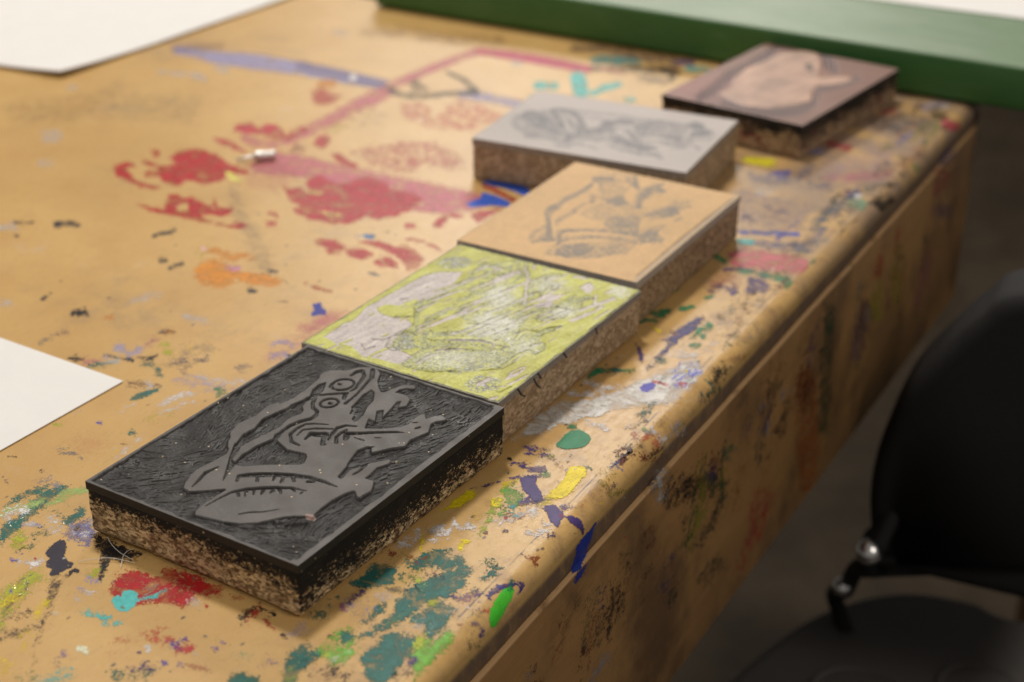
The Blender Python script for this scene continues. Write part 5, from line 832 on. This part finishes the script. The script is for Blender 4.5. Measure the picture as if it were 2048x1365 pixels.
# block four: pinkish grey sheet, frog lying on its side --------------------
b3 = Blk(3, .0004); n = lambda *a, **k: fnoise(b3.sh, *a, **k); g = np.zeros(b3.sh)
for v, p in [(.8,[(370,230),(400,200),(460,190),(540,215),(620,280),(660,340),(690,385),(600,360),(480,310),(390,260)]),(.75,[(830,325),(930,320),(980,270),(1100,250),(1180,260),(1200,290),(1130,300),(1110,290),(1060,295),(1040,350),(940,365),(840,375)]),(.5,[(1180,260),(1400,260),(1550,285),(1620,300),(1560,390),(1440,400),(1280,380),(1200,330)]),(.85,[(1010,370),(1090,370),(1150,410),(1240,440),(1380,480),(1280,485),(1120,450),(1050,420)]),(.7,[(1580,290),(1650,270),(1720,300),(1700,320),(1790,345),(1740,380),(1600,385),(1640,340)])]: G(v, b3.P('R5', p))
for v, p, w in [(.75,[(600,195),(640,250),(690,340),(730,400)],[30,50,40,30]),(.7,[(620,185),(740,200),(800,250),(825,310),(790,370),(700,405)],[26,36,46,50,50,40]),(.45,[(600,188),(800,198),(1040,215)],[16,18,10]),(.7,[(1160,350),(1220,420),(1370,470)],[24,30,14]),(.8,[(1400,380),(1460,390),(1540,405)],[14,30,20]),(.6,[(1200,320),(1320,310),(1420,330)],22),(.5,[(1600,410),(1620,415)],30),(.3,[(860,395),(930,420)],24)]: G(v, b3.L('R5', p, w))
fr3 = uvx(b3, frog, .5-b3.Y/b3.c, b3.X/b3.a+.5)&(b3.edge > .004)
g = np.maximum(g, .40*fr3); g = np.clip(blur(g, .9)*(.9+.25*n(1.0)+.15*n(8)), 0, 1); C3 = np.array([.43, .37, .34])*(1+.03*n(30)+.02*n(1))[..., None]; g = np.clip(g*1.25, 0, 1); C3 = C3*(1-.93*g[..., None])+np.array([.125, .12, .13])*(.93*g[..., None])
ed = b3.edge < .0008; C3[ed] *= .6
blk4 = empty('printing_block', b3.M); tag(blk4, 'pale grey block turned sideways with a faint sideways frog, second farthest from the camera', 'printing block', GRP)
sheet('linoleum', b3, .00001*n(3), np.clip(C3, .01, .8), np.full(b3.sh, .5), (.33, .27, .22), add_attr_mat('grey_linoleum', mott=.12), blk4, b3.t-.0034)
wood('wood_base', b3, b3.t-.0035, MDF, blk4, rough=.0001, rad=.0010, cuts=24)

# block five: reddish brown, pale bell-shaped figure, hatched surround ------
b4 = Blk(4, .0004); n = lambda *a, **k: fnoise(b4.sh, *a, **k)
C4 = np.array([.235, .115, .082])*(1+.10*n(30)+.05*n(1.5, 20, -1))[..., None]
rd = np.clip(1-np.hypot(b4.X+b4.a/2, b4.Y+b4.c/2-.02)/.05, 0, 1); C4 = C4*(1-.5*rd[..., None])+np.array([.32, .085, .07])*(.5*rd[..., None])
hat = np.zeros(b4.sh)
for p, w in [([(380,520),(500,440),(600,350),(760,270),(900,190),(960,130)],[70,80,80,60,60,50]),([(560,560),(700,600),(870,630),(1000,630),(1150,605),(1245,560),(1260,460),(1500,410),(1580,370)],[40,40,70,80,80,60,60,50,40]),([(1310,200),(1360,260),(1400,320)],[60,90,50]),([(960,130),(1100,165),(1240,160),(1320,200)],[20,16,16,40])]: hat = np.maximum(hat, b4.L('R3', p, w))
lines = (np.sin((b4.X*.86+b4.Y*.5)*1900+1.2*n(14)) > -.2); hs = blur((hat*(.35+.65*lines)).astype(float), .8); C4 = C4*(1-.85*hs[..., None])+np.array([.055, .03, .035])*(.85*hs[..., None])
fig = b4.P('R3',[(530,490),(620,440),(640,370),(740,290),(900,230),(1000,180),(1150,160),(1250,175),(1300,230),(1290,310),(1280,370),(1500,360),(1540,380),(1460,410),(1260,430),(1230,500),(1220,545),(1080,580),(900,600),(700,580),(600,530)])
fa = blur(fig.astype(float), 1.6)*np.clip(.92+.08*n(5), 0, 1); C4 = C4*(1-fa[..., None])+np.array([.46, .285, .205])*(1+.10*n(14)+.07*n(1.5, 14, 0))[..., None]*fa[..., None]
eye = blur(b4.L('R3', [(1200,285),(1215,300)], 50).astype(float), 1); C4 *= (1-.75*np.clip(eye, 0, 1))[..., None]; C4 *= (1-.4*(b4.edge < .0009))[..., None]
H4 = .0003*fa-.0003*hs*lines
blk5 = empty('printing_block', b4.M); tag(blk5, 'reddish brown block with a pale figure and hatched surround, in front of the green board', 'printing block', GRP)
sheet('linoleum', b4, H4, np.clip(C4, .01, .8), np.full(b4.sh, .45), (.022, .016, .015), add_attr_mat('red_brown_linoleum', mott=.15), blk5, b4.t-.0030)
wood('wood_base', b4, b4.t-.0031, mat_board('stained_fibreboard', (.24, .15, .085), (.60, .42, .26), .5, ink=.3, red=1.2, lift=.021), blk5, rough=.0001, rad=.0010, cuts=24)

# ------------------------------------------------------------------ papers
def paper(name, corner, d1, d2, w, h, label, curl=0.0, z=.0006, th=.0004, group='sheets of white paper'):
    """sheet with one corner at `corner` running along unit vectors d1 (w) and d2 (h)"""
    nx, ny = 40, 40; V = []; 
    for side in (1, 0):
        for j in range(ny+1):
            for i in range(nx+1):
                a, b = i/nx*w, j/ny*h; p = np.asarray(corner)+np.asarray(d1)*a+np.asarray(d2)*b
                q = max(0, 1-math.hypot(a, b)/.09); V.append((p[0], p[1], z+curl*q*q+.0006*abs(mnoise.noise(Vector((a*9, b*9, z*900))))*(1 if curl else .3)+(th if side else 0)))
    m = (nx+1)*(ny+1); F = []
    for j in range(ny):
        for i in range(nx):
            a = j*(nx+1)+i; F.append((a, a+1, a+nx+2, a+nx+1)); F.append((m+a, m+a+nx+1, m+a+nx+2, m+a+1))
    rim = [i for i in range(nx+1)]+[j*(nx+1)+nx for j in range(1, ny+1)]+[ny*(nx+1)+i for i in range(nx-1, -1, -1)]+[j*(nx+1) for j in range(ny-1, 0, -1)]
    for k in range(len(rim)): a, b = rim[k], rim[(k+1) % len(rim)]; F.append((a, m+a, m+b, b))
    V = np.array(V); o0 = V.mean(0); V -= o0; me = np_mesh(name, V, F, False); o = link(name, me, (M_PAPER,), None, Matrix.Translation(o0)); 
    cr = np.cross(np.append(d1, 0), np.append(d2, 0))[2]
    if cr < 0: me.flip_normals()
    return tag(o, label, 'paper', group)
def unit(v): v = np.asarray(v, float); return v/np.linalg.norm(v)
pc = at(247,765)[:2]; d1 = unit(at(0,678)[:2]-pc); d2 = np.array([-d1[1], d1[0]])
if d2@(at(0,902)[:2]-pc) < 0: d2 = -d2
paper('paper_sheet', pc, d1, d2, .297, .210, 'white sheet of paper lying left of the black inked block', z=.00035, th=.0003)
pc = at(122,158)[:2]; d1 = unit(at(575,0)[:2]-pc); d2 = unit(at(0,137)[:2]-pc)
paper('paper_sheet', pc, d1, d2, .42, .30, 'white sheet of paper on the far left of the table with a slightly lifted corner', curl=.0035, z=.0008, th=.0012)

# ------------------------------------------------------------------ green board across the far end
zb = .0015; HB = .028
p0 = at(750,15)[:2]; p1 = at(1945,213)[:2]; sfr = so(p1)[0]; oL = so(p0)[1]
sfr0 = so(p0)[0]; ang = math.atan2(p0[1]-p1[1], p0[0]-p1[0])+math.pi
gx_ = np.array([math.cos(ang), math.sin(ang)]); gy_ = np.array([-gx_[1], gx_[0]])
MG = Matrix(((gx_[0], gy_[0], 0, p0[0]), (gx_[1], gy_[1], 0, p0[1]), (0, 0, 1, zb), (0, 0, 0, 1)))
board = empty('green_board', MG); tag(board, 'thick green painted board lying across the far end of the table', 'board')
bm = bmesh.new(); bm_box(bm, 0, 1.00, 0, .44, 0, HB); bevel(bm, .0022, 3); link('panel', bm_mesh(bm, 'panel', True), (M_GREEN,), board)
pw = at(2048,40,zb+HB)[:2]; pq = at(1740,0,zb+HB)[:2]; d1 = unit(pw-pq); d2 = np.array([-d1[1], d1[0]])
paper('paper_sheet', pq-d1*.06, d1, d2, .60, .30, 'white sheet of paper lying on top of the green board', z=zb+HB+.0004)
for (x, y) in ((.94, .38), (.50, .38)):
    bm = bmesh.new(); bm_box(bm, x-.025, x+.025, y-.025, y+.025, -.75-zb, .0005); bevel(bm, .003, 2); link('leg', bm_mesh(bm, 'leg'), (M_LEG,), board)

# ------------------------------------------------------------------ metal pin and loose fibres
a = at(*src('P1', [(1270,585)])[0]); b = at(*src('P1', [(1440,570)])[0]); dr = unit((b-a)[:2]); ln = np.linalg.norm(b-a)
pin = empty('metal_pin', Matrix(((dr[0], -dr[1], 0, a[0]), (dr[1], dr[0], 0, a[1]), (0, 0, 1, .0005), (0, 0, 0, 1)))); tag(pin, 'small steel pin with a thin shaft lying among the red paint prints', 'pin')
r = .0026
bm = tube([(0,0,r),(.0006,0,r),(.001,0,r),(ln*.45,0,r),(ln*.5,0,r),(ln-.001,0,r),(ln,0,r)], [r*.75,r,r*1.05,r*.95,r*.85,r*.95,r*.8], 20); link('head', bm_mesh(bm, 'head', True), (M_STEEL,), pin)
bm = tube([(0,0,r),(-.005,0,r*.8),(-.0105,0,r*.45)], [.0011,.001,.0007], 10); link('shaft', bm_mesh(bm, 'shaft', True), (M_STEEL,), pin)
M_FIB = mat_simple('pale_fibre', (.75, .72, .66), (.8, .78, .74), 200, .5, .00001)
for pts, lab in (([(632,520),(660,580),(710,625),(780,655)], 'fine pale hair curling out from under the black block'), ([(460,665),(560,662),(660,655),(795,675)], 'fine pale hair lying straight towards the black paint blot'), ([(710,700),(725,650),(750,615),(785,590)], 'short pale hair rising against the bottom edge of the black block')):
    P3 = [at(*p) for p in src('Q6', pts)]; o0 = Vector(P3[0]); zz = [.0006, .0016, .0014, .0007]
    P3 = [Vector((p[0], p[1], z_))-Vector((o0[0], o0[1], 0)) for p, z_ in zip(P3, zz)]
    bm = tube(spline(P3, 8), .00011, 5); o = link('hair_strand', bm_mesh(bm, 'hair_strand', True), (M_FIB,), None, Matrix.Translation((o0[0], o0[1], 0))); tag(o, lab, 'hair', 'loose hairs beside the black block')

# ------------------------------------------------------------------ chair, floor
zs = -.30
seat_c = at(1960, 1440, zs)
chair = empty('chair', Matrix.Translation((seat_c[0], seat_c[1], -.75))); tag(chair, 'black padded chair with chrome tubes beside the table', 'chair')
Mci = Matrix.Translation((-seat_c[0], -seat_c[1], .75))
out = [at(*p, zs)[:2] for p in ((1400,1420),(1465,1345),(1540,1280),(1620,1225),(1710,1190),(1800,1176),(1880,1182),(1960,1200),(2060,1235))]
c2 = np.array([out[-1][0]-.02, out[-1][1]-.21]); 
poly = list(out)+[np.array([out[-1][0]+.13, out[-1][1]-.02]), np.array([out[-1][0]+.17, out[-1][1]-.16]), np.array([out[-1][0]+.12, out[-1][1]-.34]), np.array([out[0][0]+.12, out[0][1]-.26]), np.array([out[0][0]+.01, out[0][1]-.12])]
def slab(poly3, off, nb=3, bev=.012, name='slab', mat=None, parent=None):
    bm = bmesh.new(); vs = [bm.verts.new(p) for p in poly3]; f = bm.faces.new(vs); bm.normal_update()
    r = bmesh.ops.extrude_face_region(bm, geom=[f]); bmesh.ops.translate(bm, vec=off, verts=[v for v in r['geom'] if isinstance(v, bmesh.types.BMVert)])
    bmesh.ops.recalc_face_normals(bm, faces=bm.faces)
    ed = [e for e in bm.edges if len(e.link_faces) == 2 and any(len(g.verts) > 4 for g in e.link_faces)]
    bmesh.ops.bevel(bm, geom=ed, offset=bev, segments=nb, affect='EDGES', profile=.6)
    bmesh.ops.triangulate(bm, faces=[g for g in bm.faces if len(g.verts) > 4]); return link(name, bm_mesh(bm, name, True), (mat,), parent, Mci)
def smooth_closed(poly, n=5):
    P = [np.asarray(p, float) for p in poly]; m = len(P); o = []
    for i in range(m):
        p0, p1, p2, p3 = P[i-1], P[i], P[(i+1) % m], P[(i+2) % m]
        for k in range(n):
            t = k/n; o.append(.5*((2*p1)+(p2-p0)*t+(2*p0-5*p1+4*p2-p3)*t*t+(3*p1-p0-3*p2+p3)*t**3))
    return o
seat = slab([(p[0], p[1], zs) for p in smooth_closed(poly)], Vector((0, 0, -.035)), name='seat', mat=M_SEAT, parent=chair)
for (c, rx) in (((1715,1392), 92), ((1962,1378), 82)):
    cc = at(*c, zs+.0005); ex = abs(at(c[0]+rx, c[1], zs)[0]-cc[0])
    pts = [(cc[0]+ex*math.cos(t_), cc[1]+ex*math.sin(t_), zs) for t_ in np.linspace(0, 2*math.pi, 49)]
    pts = [(q[0], q[1], q[2]-.0012) for q in pts]; bm = tube(pts, .0030, 8, caps=False); link('seat_ring', bm_mesh(bm, 'seat_ring', True), (M_SEAT,), chair, Mci)
# backrest: its own plane, leaning back beyond the seat
bl = at(1790,1140,-.20); br = at(2048,1197,-.20); bdir = unit((br-bl)); nh = np.array([-bdir[1], bdir[0], 0.0]); nh = nh if nh[1] > 0 else -nh
upv = unit(np.array([0, 0, 1.0])+.18*nh); pn = np.cross(bdir, upv)
def onback(px, py): d = ray(px, py); return CAM+d*(((bl-CAM)@pn)/(d@pn))
bo = [onback(*p) for p in ((1800,1150),(1752,1118),(1736,1045),(1740,955),(1768,862),(1818,770),(1884,700),(1958,636),(2048,592))]
far_ = bo[-1]; bo += [far_+bdir*.08+upv*.01, far_+bdir*.24-upv*.02, bo[0]+bdir*.42+upv*.10, bo[0]+bdir*.40+upv*.02, bo[0]+bdir*.30-upv*.0]
slab([tuple(p) for p in smooth_closed(bo)], Vector(nh*.045), name='backrest', mat=M_BLACK, parent=chair, bev=.010, nb=4)
def d3(px, py, D): d = ray(px, py); return CAM+d*D
zt = at(1745,1110,-.185); zl = at(1672,1205,-.285)
tb = [zt+np.array([.02, .03, .02]), zt, (zt*.7+zl*.3)+np.array([-.003,0,0]), (zt*.3+zl*.7), zl, zl+np.array([.03, -.03, -.045]), zl+np.array([.12, -.06, -.06])]
bm = tube([p for p in spline([tuple(p) for p in tb], 12)], .0052, 16); link('support_tube', bm_mesh(bm, 'support_tube', True), (M_BLACK,), chair, Mci)
for q, rr in ((zt, .0072), (zt*.29+zl*.71+np.array([-.004, -.016, .012]), .0055)):
    bm = bmesh.new(); bmesh.ops.create_uvsphere(bm, u_segments=24, v_segments=16, radius=rr, matrix=Matrix.Translation(Vector(q)+Vector((-.004, -.006, .006)))); link('bolt', bm_mesh(bm, 'bolt', True), (M_BOLT,), chair, Mci)
ctr = np.array([*seat_c[:2], 0])+np.array([.03, -.05, 0])
bm = tube([tuple(ctr+np.array([0,0,-.70])), tuple(ctr+np.array([0,0,zs-.03]))], .028, 18); link('column', bm_mesh(bm, 'column', True), (M_CHROME,), chair, Mci)
for k in range(5):
    a_ = k*2*math.pi/5+.3; e_ = ctr+np.array([.26*math.cos(a_), .26*math.sin(a_), -.715]); bm = tube([tuple(ctr+np.array([0,0,-.68])), tuple((ctr+np.array([0,0,-.69])+e_)/2), tuple(e_)], [.022,.018,.014], 10); link('leg', bm_mesh(bm, 'leg', True), (M_BLACK,), chair, Mci)
bm = bmesh.new(); bm_box(bm, -4, 4, -2, 7, -.80, -.75); tag(link('floor', bm_mesh(bm, 'floor'), (M_FLOOR,)), kind='structure')

# ------------------------------------------------------------------ lights
w = bpy.data.worlds.new('World'); sc.world = w; w.use_nodes = True
w.node_tree.nodes['Background'].inputs[0].default_value = (1.0, .95, .88, 1); w.node_tree.nodes['Background'].inputs[1].default_value = .16
def area(name, loc, tgt, size, power, col=(1, .93, .85), sy=None):
    l = bpy.data.lights.new(name, 'AREA'); l.energy = power; l.color = col; l.size = size
    if sy: l.shape = 'RECTANGLE'; l.size_y = sy
    o = bpy.data.objects.new(name, l); COL.objects.link(o); o.location = loc
    o.rotation_euler = (Vector(tgt)-Vector(loc)).to_track_quat('-Z', 'Y').to_euler(); return o
def mirror(px, py, D):
    p = at(px, py); d = unit(p-CAM); d[2] = -d[2]; return p+d*D
area('ceiling_lamp_key', (-.45, 1.9, 3.0), (0, .6, 0), .42, 63, (1, .95, .88))
area('ceiling_lamp_left', (-1.8, -.3, 2.4), (0, .6, 0), .8, 15, (1, .95, .88))
area('fill_lamp_right', (1.5, -.7, 1.7), (.1, .6, 0), .9, 13, (1, .92, .82))  # added fill from the right, brightens block sides, apron, chair and floor
L = mirror(1260, 870, 3.2); area('back_lamp_a', L, (0.1, .6, 0), .35, 19, (1, .95, .88))
L = mirror(900, 520, 3.6); area('back_lamp_b', L, (0, .6, 0), .5, 8, (1, .95, .88))

# ------------------------------------------------------------------ camera
cam = bpy.data.cameras.new('Camera'); co = bpy.data.objects.new('Camera', cam); COL.objects.link(co); sc.camera = co
co.matrix_world = Matrix(((CX[0], CY[0], -FW[0], 0), (CX[1], CY[1], -FW[1], 0), (CX[2], CY[2], -FW[2], CZ), (0, 0, 0, 1)))
cam.sensor_width = 36; cam.lens = FPX/2048*36; cam.clip_start = .02; cam.clip_end = 60
cam.dof.use_dof = True; cam.dof.focus_distance = .604; cam.dof.aperture_fstop = 7.8; cam.dof.aperture_blades = 8
sc.render.engine = 'CYCLES'; sc.cycles.transparent_max_bounces = 20; sc.cycles.max_bounces = 4; sc.cycles.diffuse_bounces = 3
sc.view_settings.view_transform = 'Standard'; sc.view_settings.look = 'None'; sc.view_settings.exposure = 0; sc.view_settings.gamma = 1
